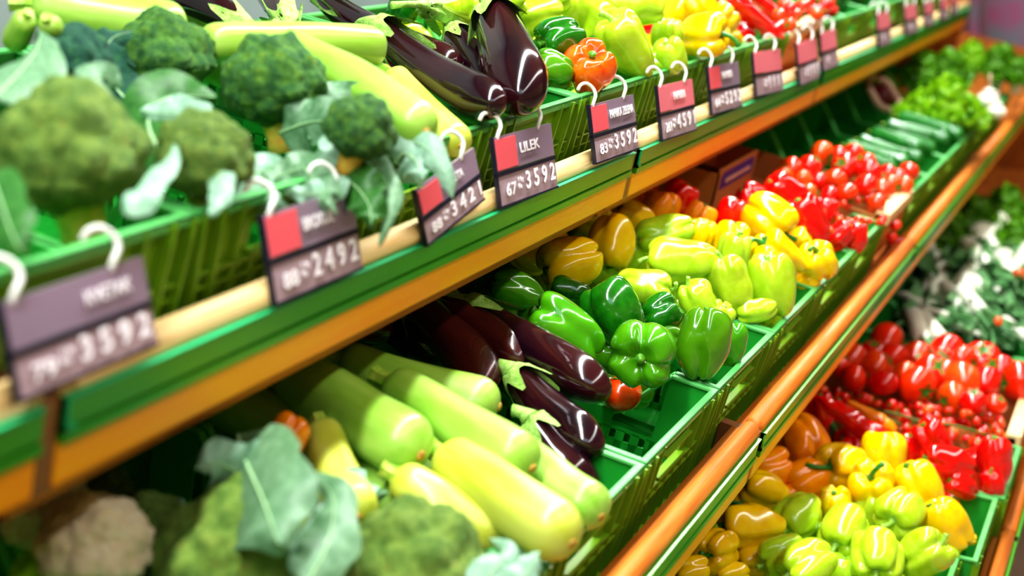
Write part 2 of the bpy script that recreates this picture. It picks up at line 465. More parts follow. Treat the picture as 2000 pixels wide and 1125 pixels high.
# ------------------------------------------------------------------ leaves
def spline(pts, n):
    pts = [Vector(p) for p in pts]
    if len(pts) == 2: pts = [pts[0], (pts[0] + pts[1]) / 2, pts[1]]
    P = [2 * pts[0] - pts[1]] + pts + [2 * pts[-1] - pts[-2]]; out = []
    k = len(pts) - 1
    for i in range(n + 1):
        u = i / n * k; s = min(int(u), k - 1); t = u - s
        a, b_, c, d = P[s], P[s + 1], P[s + 2], P[s + 3]
        out.append(0.5 * ((2 * b_) + (c - a) * t + (2 * a - 5 * b_ + 4 * c - d) * t * t + (3 * b_ - a - 3 * c + d) * t ** 3))
    return out
def leaf_into(b, pts, W, normal, ruf=0.12, cup=0.25, n=26, m_=12, seed=0, lob=0.12, shape=0.55):
    sp = spline(pts, n); vs = []
    rng = random.Random(seed); f1 = rng.uniform(14, 20); p1 = rng.uniform(0, 6); N0 = Vector(normal).normalized()
    for i, p in enumerate(sp):
        t = i / n
        tg = (sp[min(n, i + 1)] - sp[max(0, i - 1)]).normalized()
        nn = (N0 - tg * N0.dot(tg)).normalized(); sd = tg.cross(nn)
        wd = W * (math.sin(PI * min(1, t ** shape * 0.98 + 0.02)) ** 0.75) * (1 + lob * math.sin(f1 * t + p1)) + W * 0.03
        for j in range(m_ + 1):
            u = j / m_ * 2 - 1
            h = -cup * W * u * u + ruf * W * abs(u) ** 1.7 * math.sin(f1 * 1.2 * t + p1 + (2 if u > 0 else 0)) + 0.05 * W * abs(u) * math.sin(40 * t + 3 * u)
            vs.append(p + sd * (wd * u) + nn * h)
    fs = [(i * (m_ + 1) + j, i * (m_ + 1) + j + 1, (i + 1) * (m_ + 1) + j + 1, (i + 1) * (m_ + 1) + j) for i in range(n) for j in range(m_)]
    b.add(vs, fs)
    return sp
def leaf(parent, pts, W, normal, m=m_leaf, rib=True, **kw):
    """world-space leaf parented under a root; pts run from stalk to tip"""
    inv = parent.matrix_world.inverted()
    b = MB(); sp = leaf_into(b, pts, W, normal, **kw)
    b.v = [tuple(inv @ Vector(v)) for v in b.v]
    o = link('leaf', b.mesh('leaf', m, True), parent)
    if rib:
        r = MB(); n = len(sp); N0 = Vector(normal).normalized()
        r.tube([inv @ (q + N0 * W * 0.02) for q in sp], [W * (0.045 * (1 - i / n) + 0.008) / parent.matrix_world.to_scale()[0] for i in range(n)], 6)
        link('midrib', r.mesh('midrib', m_rib, True), o)
    return o

# ------------------------------------------------------------------ broccoli / cauliflower crown
def crown_mesh(name, m, seed, sub=6, big=2.0, a1=0.24, a2=0.06, flat=0.6):
    bm = bmesh.new(); bmesh.ops.create_icosphere(bm, subdivisions=sub, radius=1.0)
    off = Vector((seed * 5.3, seed * 2.1, seed))
    for v in bm.verts:
        d = v.co.normalized()
        d1 = noise.voronoi(d * big + off)[0][0]; d2 = noise.voronoi(d * big * 3.2 + off)[0][0]; d3 = noise.voronoi(d * big * 8 + off)[0][0]
        r = 1 + a1 * (0.45 - d1) + a2 * (0.5 - d2) + 0.025 * (0.5 - d3)
        p = d * r
        if p.z < 0: p.z *= flat; p.x *= 1 + 0.3 * p.z; p.y *= 1 + 0.3 * p.z
        v.co = p
    me = bpy.data.meshes.new(name); bm.to_mesh(me); bm.free(); me.materials.append(m)
    me.polygons.foreach_set('use_smooth', [True] * len(me.polygons))
    return me
CR = {}
def broccoli(T, x, y, Rpx, c, label, m=m_broc, up=(90, 15), v=0, stalk=m_stalk, group=None, kind='broccoli_head', sub=6, squash=1.08):
    key = (m.name, v, sub)
    if key not in CR: CR[key] = crown_mesh('crown', m, v, sub)
    p = T.px(x, y, c); s = Rpx * depth(p) / F
    root = link(kind, None, None, frame(p, view_dir(*up), v * 1.3, s)); root.empty_display_size = 0.1
    bpy.context.view_layer.update()
    k = link('crown', CR[key], root); k.scale = (1, 1, squash)
    if ('st', stalk.name) not in CR:
        b = MB(); b.tube([(0, 0, -0.15), (0, 0, -0.5), (0.02, 0, -0.9), (0.03, 0, -1.15)], [0.55, 0.36, 0.3, 0.32], 14)
        for q in range(7):
            a = q * 0.9; b.tube([(0, 0, -0.75), (0.28 * math.cos(a), 0.28 * math.sin(a), -0.45), (0.6 * math.cos(a), 0.6 * math.sin(a), -0.1)], [0.16, 0.13, 0.15], 8)
        CR[('st', stalk.name)] = b.mesh('stalk', stalk, True)
    link('stalk', CR[('st', stalk.name)], root)
    tag(root, label, 'cauliflower' if kind == 'cauliflower_head' else 'broccoli', group)
    return root

# ------------------------------------------------------------------ crates
CD, CH = 0.48, 0.19
def taper_z(b, w, inset=0.014):
    out = []
    for (x, y, z) in b.v:
        k = max(0.0, -z / CH)
        cx = x * (1 - 2 * inset * k / w); cy = (y - CD / 2) * (1 - 2 * inset * k / CD) + CD / 2
        out.append((cx, cy, z))
    b.v = out
CRM = {}
def crate_meshes(w):
    if w in CRM: return CRM[w]
    h = w / 2 - 0.004; t = 0.0035
    # front and back walls with recessed plate, hand slot, ribs
    def front(y, s):
        b = MB(); hs0, hs1, z0, z1 = -0.052, 0.052, -0.062, -0.032
        y0, y1 = (y, y + t)
        b.box(-h, hs0, y0, y1, -CH, -0.004); b.box(hs1, h, y0, y1, -CH, -0.004)
        b.box(hs0, hs1, y0, y1, z1, -0.004); b.box(hs0, hs1, y0, y1, -CH, z0)
        o0, o1 = (y - 0.009 * s, y) if s > 0 else (y + t, y + t + 0.009)
        for z in (-0.066, -0.082, -0.135): b.box(-h, h, o0, o1, z - 0.0025, z)
        b.box(hs0 - 0.004, hs1 + 0.004, o0, o1, z1, z1 + 0.0025); b.box(hs0 - .004, hs1 + .004, o0, o1, z0 - 0.0025, z0)
        k = 0
        x = -h
        while x <= h + 1e-4:
            inslot = hs0 - 0.002 < x < hs1 + 0.002
            b.box(x - 0.0016, x + 0.0016, o0, o1, -CH, -0.066 if inslot else -0.004)
            x += (2 * h) / 9
        for x in (-h, -h + 0.03, h - 0.03, h): b.box(x - 0.002, x + 0.002, o0 - 0.003 * s if s > 0 else o0, o1, -CH, -0.004)
        taper_z(b, w); return b.mesh('crate_wall', m_crate_warmlit if s > 0 else m_crate_shaded)
    def side(x, s):
        b = MB(); x0, x1 = x - t / 2, x + t / 2
        lo = -0.080; e0 = 0.062; e1 = 0.128
        for (y0, y1) in ((0, e0), (CD - e0, CD)): b.box(x0, x1, y0, y1, -CH, -0.003)
        b.box(x0, x1, e0, CD - e0, lo - 0.026, lo - 0.013)
        b.box(x0, x1, e0, CD - e0, lo - 0.052, lo - 0.040)
        b.box(x0, x1, e0, CD - e0, -CH, -CH + 0.014)
        b.box(x0, x1, e1, CD - e1, lo - 0.013, lo)
        y = e0; i = 0; st = (CD - 2 * e0) / 15
        for i in range(16):
            y = e0 + i * st
            b.box(x0, x1, y - 0.006, y + 0.006, -CH, lo - 0.040)
            b.box(x0, x1, y - 0.007, y + 0.007, lo - 0.042, lo - 0.024)
        # low bar under the sloping corners
        for (y0, y1) in ((e0, e1), (CD - e1, CD - e0)): b.box(x0, x1, y0, y1, lo - 0.02, lo - 0.013)
        taper_z(b, w); return b.mesh('crate_side', m_crate)
    def rim():
        b = MB(); th = 0.0055; ov = 0.007; lo = -0.080; e0 = 0.062; e1 = 0.128
        for y0, y1 in ((-ov, t), (CD - t, CD + ov)): b.box(-w / 2, w / 2, y0, y1, -th, 0.0)
        b.box(-w / 2, w / 2, -ov, -ov + 0.003, -0.011, -0.0)
        for s in (-1, 1):
            xo = s * (w / 2 - 0.005)
            pts = [(0, 0), (e0, 0), (e1, lo), (CD - e1, lo), (CD - e0, 0), (CD, 0)]
            for (ya, za), (yb, zb) in zip(pts[:-1], pts[1:]):
                b.bar((xo, ya, za - th / 2), (xo, yb, zb - th / 2), 0.010, th)
        return b.mesh('crate_rim', m_crate_rim)
    bs = MB(); bs.box(-h + .01, h - .01, 0.012, CD - 0.012, -CH, -CH + 0.004)
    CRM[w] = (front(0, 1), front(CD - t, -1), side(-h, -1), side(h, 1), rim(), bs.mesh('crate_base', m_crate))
    return CRM[w]
def crate(T, a0, w, label, group='green plastic crates', dc=0.0, db=0.0):
    root = link('produce_crate', None, None, T.mat(a0 + w / 2, db, dc)); root.empty_display_size = 0.05
    f, bk, l, r, rim, bs = crate_meshes(round(w, 3))
    link('front_wall', f, root); link('back_wall', bk, root)
    link('side_wall', l, root); link('side_wall', r, root)
    bevel(link('rim', rim, root), 0.0015, 2)
    link('base', bs, root)
    return tag(root, label, 'crate', group)

# ------------------------------------------------------------------ shelves
def shelf(T, a0, a1, label, D=0.56, rail=None, db=0):
    root = link('produce_shelf', None, None, T.mat(a0, db, 0))
    Ln = a1 - a0; g = 0.012
    b = MB(); b.box(g, Ln - g, -0.02, D, -0.215, -0.195); link('deck', b.mesh('deck', m_deck), root)
    b = MB(); b.tube([(g, -0.047, -0.083), (Ln - g, -0.047, -0.083)], 0.0145, 20)
    b.box(g, Ln - g, -0.055, -0.02, -0.12, -0.085)
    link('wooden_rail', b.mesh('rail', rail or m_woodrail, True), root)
    b = MB(); b.box(g, Ln - g, -0.065, -0.04, -0.117, -0.090); b.box(g, Ln - g, -0.067, -0.06, -0.129, -0.120)
    link('green_fascia', b.mesh('fascia', m_fgreen), root)
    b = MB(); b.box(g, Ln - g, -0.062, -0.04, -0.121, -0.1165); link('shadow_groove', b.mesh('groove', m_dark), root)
    b = MB(); b.box(g, Ln - g, -0.0675, -0.060, -0.0915, -0.0895); b.box(g, g + 0.004, -0.068, -0.06, -0.118, -0.089); b.box(g,g+.014,-.068,-.06,-.118,-.114)
    link('price_lip', b.mesh('lip', m_teal if rail is None else m_fgreen2), root)
    b = MB(); b.box(g, Ln - g, -0.062, -0.02, -0.169, -0.128); o = link('orange_board', b.mesh('board', m_orange), root); bevel(o, 0.002)
    b = MB(); b.box(g, Ln - g, -0.03, -0.01, -0.2, -0.165); link('under_board', b.mesh('board', m_deck), root)
    b = MB(); b.box(-0.010, 0.010, -0.060, 0.0, -0.172, -0.086); link('bracket', b.mesh('bracket', m_bracket), root)
    return tag(root, label, 'shelf', 'produce shelf sections')
j1 = [-1.62, -0.25, 1.105, 2.44, 3.75, 5.12]
j2 = [-0.66, 0.745, 2.142, 3.54, 4.94, 6.4]
j3 = [-1.1, 0.35, 1.8, 3.25, 4.7, 6.2]
nm1 = ['near end', 'nearest full section, under the broccoli and eggplants', 'section under the bell peppers', 'section past the tomato box', 'far end section']
for i in range(5): shelf(T1, j1[i], j1[i + 1], 'top shelf with green and orange front board, ' + nm1[i])
nm2 = ['section holding broccoli, zucchinis and eggplants', 'section holding the bell pepper crates', 'section holding tomatoes and cucumbers', 'section under the lettuces', 'last section at the wooden end']
for i in range(5): shelf(T2, j2[i], j2[i + 1], 'middle shelf with wooden rail and green front, ' + nm2[i], rail=m_woodrail_warmlit)
nm3 = ['near section', 'section in front of the light green peppers', 'section under the tomatoes', 'section under the leeks', 'far section']
for i in range(5): shelf(T3, j3[i], j3[i + 1], 'bottom shelf with wooden rail, ' + nm3[i], rail=m_woodrail_warmlit, db=.014)

# crates: (tier, index of right corner, content)
c1 = {-1: 'left of the broccoli', 0: 'holding the large broccoli at left', 1: 'under the leafy broccoli', 2: 'holding zucchinis beside the eggplants', 3: 'holding the eggplants', 4: 'holding the orange-red and green peppers', 5: 'holding the large light green pepper', 6: 'holding the yellow peppers', 7: 'holding the long red peppers',
      9: 'holding cucumbers past the tomatoes', 10: 'second past the tomato box', 11: 'third past the tomato box', 12: 'fourth past the tomato box', 13: 'fifth past the tomato box', 14: 'sixth past the tomato box', 15: 'last on the shelf'}
for k, s in c1.items(): crate(T1, (k - 1) * PW, PW - 0.006, 'green plastic crate on the top shelf ' + s)
c2 = {-1: 'holding the cauliflower', 0: 'holding the blue-green leafed broccoli', 1: 'holding the pale zucchinis', 2: 'holding the eggplants, half empty at the front', 3: 'holding the dark green peppers', 4: 'holding the light green peppers', 5: 'holding the yellow peppers', 6: 'holding the red peppers',
      8: 'holding the tomatoes', 9: 'behind the tomatoes', 10: 'holding the cucumbers', 11: 'beside the cucumbers', 12: 'holding the bright lettuce', 13: 'behind the bright lettuce', 14: 'near the far end'}
for k, s in c2.items(): crate(T2, (k - 1) * PW, PW - 0.006, 'green plastic crate on the middle shelf ' + s)
c3 = {-2: 'at the near end', -1: 'left of the light green peppers', 0: 'holding the light green peppers', 1: 'holding the yellow peppers', 2: 'holding the red peppers',  4: 'holding the tomatoes', 5: 'beside the tomatoes',
      6: 'under the leeks', 7: 'further under the leeks', 8: 'at the far leeks'}
for k, s in c3.items(): crate(T3, (k - 1) * PW, PW - 0.006, 'green plastic crate on the bottom shelf ' + s, db={-2: .03, -1: .03, 0: .03, 2: -.012}.get(k, 0))

# wooden boxes
def wooden_box(T, a0, w, label, h=0.012):
    root = link('wooden_box', None, None, T.mat(a0, 0, h))
    b = MB(); b.box(0.0, w, -0.014, 0.016, -0.02, 0.006); link('top_rail', b.mesh('rail', m_woodbox), root)
    b = MB(); b.box(0, w, 0.0, 0.01, -0.11, -0.05); b.box(0, w, 0, .01, -.19, -.13); link('front_slat', b.mesh('slat', m_woodbox_o), root)
    for x in (0.0, w - 0.03):
        b = MB(); b.box(x, x + 0.03, -0.004, 0.02, -0.192, -0.001); link('corner_post', b.mesh('post', m_woodbox_o), root)
    b = MB(); b.box(0, w, CD - 0.02, CD - 0.01, -0.16, 0.0); link('back_slat', b.mesh('slat', m_card), root)
    for x in (0.0, w - 0.008):
        b = MB(); b.box(x, x + 0.008, 0.02, CD - 0.02, -0.16, -0.005); link('side_panel', b.mesh('side', m_card), root)
    b = MB(); b.box(0.01, w - .01, 0.012, CD - 0.022, -0.19, -0.18); link('base', b.mesh('base', m_card), root)
    return tag(root, label, 'box', 'thin wooden produce boxes')
wooden_box(T1, 7 * PW, 0.312, 'pale wooden box of tomatoes on the top shelf beside the long red peppers')
wooden_box(T2, 6 * PW, 0.312, 'pale wooden box of cherry tomatoes on the middle shelf')
wooden_box(T3, 2 * PW, 0.312, 'pale wooden box of cherry tomatoes on the bottom shelf')

# ------------------------------------------------------------------ setting
def structure(name, b, m):
    o = link(name, b.mesh(name, m)); o['kind'] = 'structure'; return o
b = MB(); b.box(-3, 12, -6, 4, -0.02, 0.0); structure('floor', b, mat('floor_tiles', G(150, 130, 110), G(130, 112, 92), 2, 0.35))
b = MB(); b.box(-3, 9.0, 1.40, 1.46, 0, 1.62); structure('wall_back', b, m_backwall)
b = MB(); b.box(-3, 9.0, 1.47, 1.50, 0, 3.2); structure('wall_rear', b, mat('rear_wall', G(120, 132, 128), G(100, 112, 108), 2, 0.7))
b = MB(); b.box(11.9, 12.0, -6, 4, 0, 3.4); structure('wall_far', b, mat('far_wall_beige', G(150, 128, 106), G(120, 100, 86), 1.2, 0.7))
b = MB(); b.box(-3, 12, 1.56, 4, 3.3, 3.4); b.box(-3, 12, -6, 1.56, 3.3, 3.4); structure('ceiling', b, mat('ceiling_paint', G(214, 208, 198), G(200, 190, 176), 2, 0.8))
# wire braces on the back panel
for T, zz, n0, n1, nm in ((T1, -0.21, -4, 26, 'middle'), (T2, -0.21, 0, 26, 'bottom')):
    for k in range(n0, n1):
        a = k * 0.21
        p = T.at(a, 0.52, zz); q = Vector((p.x, p.y - 0.10, p.z - 0.26))
        b = MB(); b.bar(Vector((0, 0, 0)), q - p, 0.008, 0.008); o = link('shelf_strut', b.mesh('strut', m_strut), None, Matrix.Translation(p))
        tag(o, 'thin tan strut in the shadow at the back of the ' + nm + ' shelf', 'strut', 'struts behind the ' + nm + ' shelf')
# wooden end boards of the two upper tiers
def end_board(T, a, label):
    b = MB(); t = T.t
    p = [T.at(a, -0.05, 0.02), T.at(a, 0.56, 0.02)]
    b.box(0, 0.03, 0, 0.6, -0.46 if T is T1 else -0.6, 0.0)
    o = link('end_board', b.mesh('end_board', m_orange_dk), None, T.mat(a, -0.052, -0.02)); tag(o, label, 'board')
m_orange_dk = mat('end_board_wood', G(178, 104, 24), G(150, 80, 14), 3, 0.5, stretch=(1, 6, 6))
end_board(T1, 5.13, 'orange-brown wooden board closing the far end of the top shelf')
end_board(T2, 6.42, 'orange-brown wooden board closing the far end of the middle shelf')

# ------------------------------------------------------------------ price tags
Y0 = T1.at(0, -0.040, 0.0).y
def onY(x, y, Y=Y0):
    d = ray(x, y); return CAM + d * ((Y - CAM.y) / d.y)
def plate(x0, x1, z0, z1, y0=0.0, y1=0.004):
    b = MB(); b.box(x0, x1, y0, y1, z0, z1); return b
def price_tag(TL, TR, BL, label, head='', nums='', first='', patch=True, pink=False, foot=None):
    tl, tr, bl = onY(*TL), onY(*TR), onY(*BL)
    ex = (tr - tl); w = ex.length; ex.normalize(); ey = Vector((0, 1, 0)); ez = ex.cross(ey)
    h = abs((tl - bl).dot(ez)); hh = h * 0.5
    M = Matrix.Identity(4)
    for i in range(3):
        M[i][0] = ex[i]; M[i][1] = ey[i]; M[i][2] = ez[i]; M[i][3] = tl[i]
    # the holder leans back a little against the crate
    r = link('price_tag', None, None, M)
    hp = link('header_panel', plate(0, w, -hh, 0).mesh('p', m_tagpink if pink else m_tagdark), r)
    pp = link('price_panel', plate(0.001, w - 0.001, -h, -hh - 0.004).mesh('p', m_tagfoot), r)
    e = MB(); e.box(-0.002, 0.001, -0.0005, 0.005, -h, 0.001); e.box(-0.002, w + .001, -0.0012, 0.004, -hh - 0.0055, -hh - 0.001); e.box(-0.002, w, -0.001, 0.005, -h - 0.0015, -h + 0.001)
    link('edge_strip', e.mesh('e', m_tagedge), r)
    if patch: link('colour_patch', plate(0.003, w * (0.34 if not pink else 0.3), -hh + 0.002, -0.003, -0.0015, 0.0).mesh('c', m_tagred if not pink else m_tagpink), r)
    def text(name, s, x, z, size, sx=1.0, maxw=None):
        if not s: return
        cu = bpy.data.curves.new(name, 'FONT'); cu.body = s; cu.size = size; cu.extrude = 0.0003; cu.materials.append(m_text)
        cu.resolution_u = 3; cu.offset = size * 0.018
        tmp = bpy.data.objects.new('tmp', cu); C.objects.link(tmp); bpy.context.view_layer.update()
        me = bpy.data.meshes.new_from_object(tmp.evaluated_get(bpy.context.evaluated_depsgraph_get()))
        bpy.data.objects.remove(tmp); bpy.data.curves.remove(cu)
        if not len(me.materials): me.materials.append(m_text)
        ww = max(v.co.x for v in me.vertices) - min(v.co.x for v in me.vertices)
        link(name, me, r, Matrix.Translation((x, -0.0022, z)) @ Matrix.Rotation(PI / 2, 4, 'X') @ Matrix.Diagonal((maxw / ww, 1, 1, 1)))
    text('header_text', head, w * 0.38 if patch else w * 0.52, -hh * 0.62, hh * 0.42, 1.0, w * (0.55 if len(head) > 8 else 0.34))
    text('small_number', first, w * 0.09, -h * 0.87, hh * 0.5, 1, w * 0.16)
    text('unit_text', '1 kg\nKc', w * 0.29, -h * 0.72, hh * 0.2, 1, w * 0.09)
    text('price_digits', nums, w * 0.42, -h * 0.86, hh * 0.74, 1, w * 0.52)
    for fx in (0.07, 0.76):
        b = MB(); x = w * fx
        pts = spline([(x, 0.002, -0.004), (x + 0.003, -0.001, 0.005), (x + 0.011, -0.001, 0.013), (x + 0.0115, 0.002, 0.023), (x + 0.004, 0.008, 0.031), (x - 0.004, 0.014, 0.030), (x - 0.008, 0.018, 0.023)], 20)
        b.tube(pts, 0.0027, 10); link('hook', b.mesh('hook', m_white, True), r)
    return tag(r, label, 'price tag', 'price tags hanging from the top shelf crates')
price_tag((2, 592), (278, 500), (42, 782), 'largest price tag, hanging nearest the camera at the left edge', 'KVETAK', '3 5 9 2', '79', patch=False)
price_tag((512, 422), (686, 366), (545, 592), 'price tag with red patch, partly covered by broccoli leaves', 'BROKOL', '2 4 9 2', '88')
price_tag((812, 372), (926, 288), (829, 484), 'price tag behind the drooping broccoli leaf', 'CUKETA', '3 4 2 1', '88')
price_tag((963, 270), (1076, 240), (984, 403), 'price tag with red patch below the two eggplants', 'LILEK', '3 5 9 2', '67')
price_tag((1152, 206), (1237, 184), (1168, 318), 'price tag reading PAPRIKA ZELENA below the orange-red pepper', 'PAPRIKA ZELENA', '3 5 9 2', '83')
price_tag((1284, 169), (1352, 154), (1298, 273), 'pink headed price tag below the large light green pepper', 'PAPRIKA', '4 5 9 1', '261', pink=True)
price_tag((1383, 130), (1442, 119), (1394, 223), 'pink headed price tag below the yellow peppers', 'PAPRIKA', '5 2 9 2', '64', patch=True)
price_tag((1471, 102), (1524, 95), (1480, 188), 'pink headed price tag below the red peppers', '', '1 1 1 1', '', pink=True)
price_tag((1556, 86), (1594, 74), (1566, 166), 'price tag turned slightly, in front of the tomato box', '', '1 1 1 1', '', pink=True)
price_tag((1602, 66), (1632, 56), (1611, 138), 'price tag just right of the tomato box', '', '', '', pink=True)
price_tag((1713, 28), (1737, 22), (1722, 90), 'blurred price tag alone below the far cucumbers', '', '', '', pink=True)
price_tag((1767, 12), (1790, 7), (1778, 66), 'blurred price tag with pink header near the far end', '', '', '', pink=True)
price_tag((1805, 6), (1822, 2), (1815, 50), 'blurred price tag third from the far end', '', '', '', pink=True, patch=False)
price_tag((1836, -2), (1850, -6), (1845, 38), 'blurred price tag second from the far end', '', '', '', pink=True, patch=False)
price_tag((1858, -8), (1869, -12), (1866, 28), 'blurred price tag at the far end of the top shelf', '', '', '', pink=True, patch=False)

# ------------------------------------------------------------------ lights and world
def area(name, loc, sx, sy, power, col=(1, 1, 1), rot=(0, 0, 0)):
    l = bpy.data.lights.new(name, 'AREA'); l.shape = 'RECTANGLE'; l.size = sx; l.size_y = sy; l.energy = power; l.color = col
    o = link(name, l); o.location = loc; o.rotation_euler = rot; return o
area('strip_light_front', (2.6, 0.42, 3.05), 8, 0.11, 280, (0.96, 1.0, 0.98))
area('strip_light_aisle', (3.0, -1.3, 3.1), 9, 0.2, 110, (1.0, 0.98, 0.94))
area('sheen_fill_light', (-1.2, -0.4, 2.9), 1.2, 1.4, 16, (0.62, 0.82, 1.0), (0, -0.5, 0))  # unseen soft bluish light, added for eggplant sheen and a little fill
W = bpy.data.worlds.new('world'); bpy.context.scene.world = W; W.use_nodes = True
W.node_tree.nodes['Background'].inputs[0].default_value = (1.0, 0.66, 0.28, 1)
W.node_tree.nodes['Background'].inputs[1].default_value = 0.36
vs = bpy.context.scene.view_settings
vs.view_transform = 'Standard'; vs.look = 'Medium High Contrast'; vs.exposure = -0.12; vs.gamma = 1.0
#PLACE
def D(x, y, z): return CAM + ray(x, y) * z
def pep(T, rows, group=None):
    for r in rows:
        col, shp, x, y, Dp, phi, tau, c, stem, label = r[:10]
        pepper(col, shp, x, y, Dp, phi, tau, c, label, T, stem, group, **(r[10] if len(r) > 10 else {}))

# ================================================================== TOP SHELF
# broccoli
NV = -FWD
br = broccoli(T1, 138, 318, 150, 0.035, 'largest blurred olive-green broccoli head at the left of the top shelf', m_broc2, (95, 20), 0)
leaf(br, [D(250, 420, 1.20), D(290, 370, 1.22), D(330, 310, 1.28), D(340, 280, 1.34)], 0.012, NV, m_leaf_pale, seed=1)
leaf(br, [D(-20, 330, 1.2), D(10, 420, 1.14), D(30, 470, 1.12), D(50, 500, 1.12)], 0.02, NV, m_leaf_dk, seed=2)
br = broccoli(T1, 397, 322, 100, 0.03, 'smaller round broccoli head just right of the largest one', m_broc2, (85, 20), 1)
leaf(br, [D(330, 330, 1.42), D(290, 240, 1.46), D(330, 190, 1.5), D(420, 190, 1.5)], 0.045, NV, m_leaf_dk, seed=3)
leaf(br, [D(400, 240, 1.45), D(360, 225, 1.46), D(310, 222, 1.46), D(272, 215, 1.46)], 0.02, NV, m_leaf_pale, seed=4)
leaf(br, [D(430, 330, 1.35), D(430, 380, 1.33), D(410, 420, 1.31)], 0.012, NV, m_leaf_pale, seed=40)
br = broccoli(T1, 537, 178, 104, 0.045, 'dark green broccoli head with yellow stalk in front of the zucchinis', m_broc, (98, 12), 2, stalk=m_stalk_y)
leaf(br, [D(545, 260, 1.62), D(600, 240, 1.6), D(660, 230, 1.58), D(700, 190, 1.6)], 0.028, NV, m_leaf, seed=5, ruf=.3)
leaf(br, [D(560, 330, 1.55), D(500, 340, 1.5), D(500, 380, 1.46), D(560, 400, 1.44)], 0.02, NV, m_leaf_pale, seed=6, ruf=.4)
leaf(br, [D(570, 300, 1.55), D(620, 360, 1.5), D(640, 400, 1.46)], 0.022, NV, m_leaf, seed=61, ruf=.4)
br = broccoli(T1, 318, 128, 100, 0.03, 'dark broccoli head behind, between the zucchinis and the leaves', m_broc, (90, 10), 3)
leaf(br, [D(250, 200, 1.58), D(205, 140, 1.6), D(215, 80, 1.62), D(260, 60, 1.64)], 0.028, NV, m_broc3, seed=7, ruf=.35)
br = broccoli(T1, 140, 130, 80, 0.04, 'bluish dark broccoli head at the back of the left crate', m_broc3, (90, 10), 1)
leaf(br, [D(-10, 190, 1.3), D(30, 150, 1.34), D(70, 100, 1.4), D(80, 60, 1.45)], 0.034, NV, m_leaf, seed=8)
leaf(br, [D(170, 170, 1.4), D(200, 150, 1.42), D(240, 170, 1.43)], 0.02, NV, m_leaf, seed=9)
br = broccoli(T1, 700, 262, 74, 0.05, 'leafy broccoli with a drooping pale leaf hanging over a price tag', m_broc, (70, 20), 0, stalk=m_stalk_y)
L_ = [([(740, 300, 1.62), (790, 275, 1.60), (835, 290, 1.58), (870, 340, 1.57), (884, 388, 1.57)], 0.017, m_leaf_pale, .12),
      ([(770, 320, 1.6), (790, 300, 1.59), (815, 320, 1.58), (825, 350, 1.57)], 0.030, m_leaf_pale, .3),
      ([(640, 330, 1.6), (700, 312, 1.57), (748, 345, 1.54), (765, 400, 1.52), (740, 480, 1.50)], 0.016, m_leaf, .1),
      ([(650, 340, 1.55), (690, 360, 1.52), (720, 400, 1.5), (725, 440, 1.49)], 0.026, m_leaf_dk, .3),
      ([(620, 260, 1.66), (640, 220, 1.66), (690, 190, 1.66), (730, 220, 1.66)], 0.030, m_leaf, .4),
      ([(690, 300, 1.62), (650, 270, 1.6), (620, 260, 1.6), (600, 245, 1.6)], 0.020, m_leaf, .4),
      ([(700, 300, 1.6), (660, 290, 1.56), (640, 320, 1.55), (620, 330, 1.55)], 0.018, m_leaf_pale, .4),
      ([(700, 260, 1.66), (740, 240, 1.66), (770, 280, 1.64), (780, 330, 1.62)], 0.028, m_leaf_dk, .4),
      ([(660, 340, 1.52), (640, 370, 1.49), (600, 380, 1.47), (560, 370, 1.46)], 0.016, m_leaf_pale, .4),
      ([(640, 330, 1.56), (590, 330, 1.52), (540, 345, 1.49), (500, 372, 1.47)], 0.018, m_leaf, .4)]
for i, (pts, w, mm, rf) in enumerate(L_): leaf(br, [D(*p) for p in pts], w, NV, mm, seed=20 + i, ruf=rf)
# zucchinis
Z1 = [((365, 52, .07), (62, 8, .07), 46, 'large zucchini lying flat at the back left of the top shelf', 0, 0),
      ((300, 78, .03), (185, 66, .03), 34, 'zucchini end showing above the dark broccoli', 0, 1),
      ((744, 92, .06), (398, 84, .06), 44, 'zucchini lying flat in front of the eggplant calyx', 0, 1),
      ((832, 258, .05), (520, 78, .06), 44, 'big zucchini running down to the crate rim beside the broccoli', 0, 0),
      ((900, 285, -.01), (770, 150, .02), 34, 'pale zucchini below the big one at the crate rim', 1, 2),
      ((480, 150, .02), (360, 90, .03), 40, 'pale zucchini in the gap between two broccoli heads', 0, 2),
      ((430, 48, .03), (330, 20, .03), 36, 'zucchini tip behind the flat zucchinis', 0, 1),
      ((25, 90, .05), (52, 32, .09), 26, 'small zucchini standing at the far left corner of the top shelf', 0, 1),
      ((120, 100, .05), (92, 40, .09), 24, 'small zucchini leaning beside the far left corner one', 0, 2),
      ((560, 190, -.02), (440, 120, 0), 40, 'zucchini in the lower layer behind the dark broccoli', 0, 0),
      ((720, 190, -.02), (620, 120, 0), 40, 'zucchini in the lower layer under the big zucchini', 0, 1)]
for e0, e1, r, lb, pale, v in Z1: zucchini(T1, e0, e1, r, lb, bool(pale), v)
# eggplants
E1 = [((978, 210, .035), (735, 52, .06), 45, 'long eggplant with pale green cap resting on the crate rim', 0, 0, 2.0),
      ((1026, 206, .03), (962, 22, .10), 64, 'upright glossy eggplant with a round highlight', 2, 0, 0.5),
      ((990, 200, .0), (885, 62, .05), 42, 'eggplant half hidden behind the upright one', 1, 0, 1.0),
      ((900, 130, .03), (620, -18, .05), 38, 'dark eggplant lying behind the long eggplant', 1, 0, 0.0),
      ((330, -20, .06), (480, 60, .05), 40, 'blue-sheened eggplant behind the flat zucchinis', 1, 0, 1.0),
      ((520, -60, .06), (560, 46, .05), 30, 'small dark eggplant among green stems at the top edge', 0, 0, 3.0),
      ((900, 240, -.035), (730, 110, .0), 42, 'eggplant in the lower layer below the long one', 0, 0, 3.0),
      ((930, 60, .0), (830, 12, .09), 24, 'slim eggplant whose long green stem curves at the top edge', 2, 0, 4.0)]
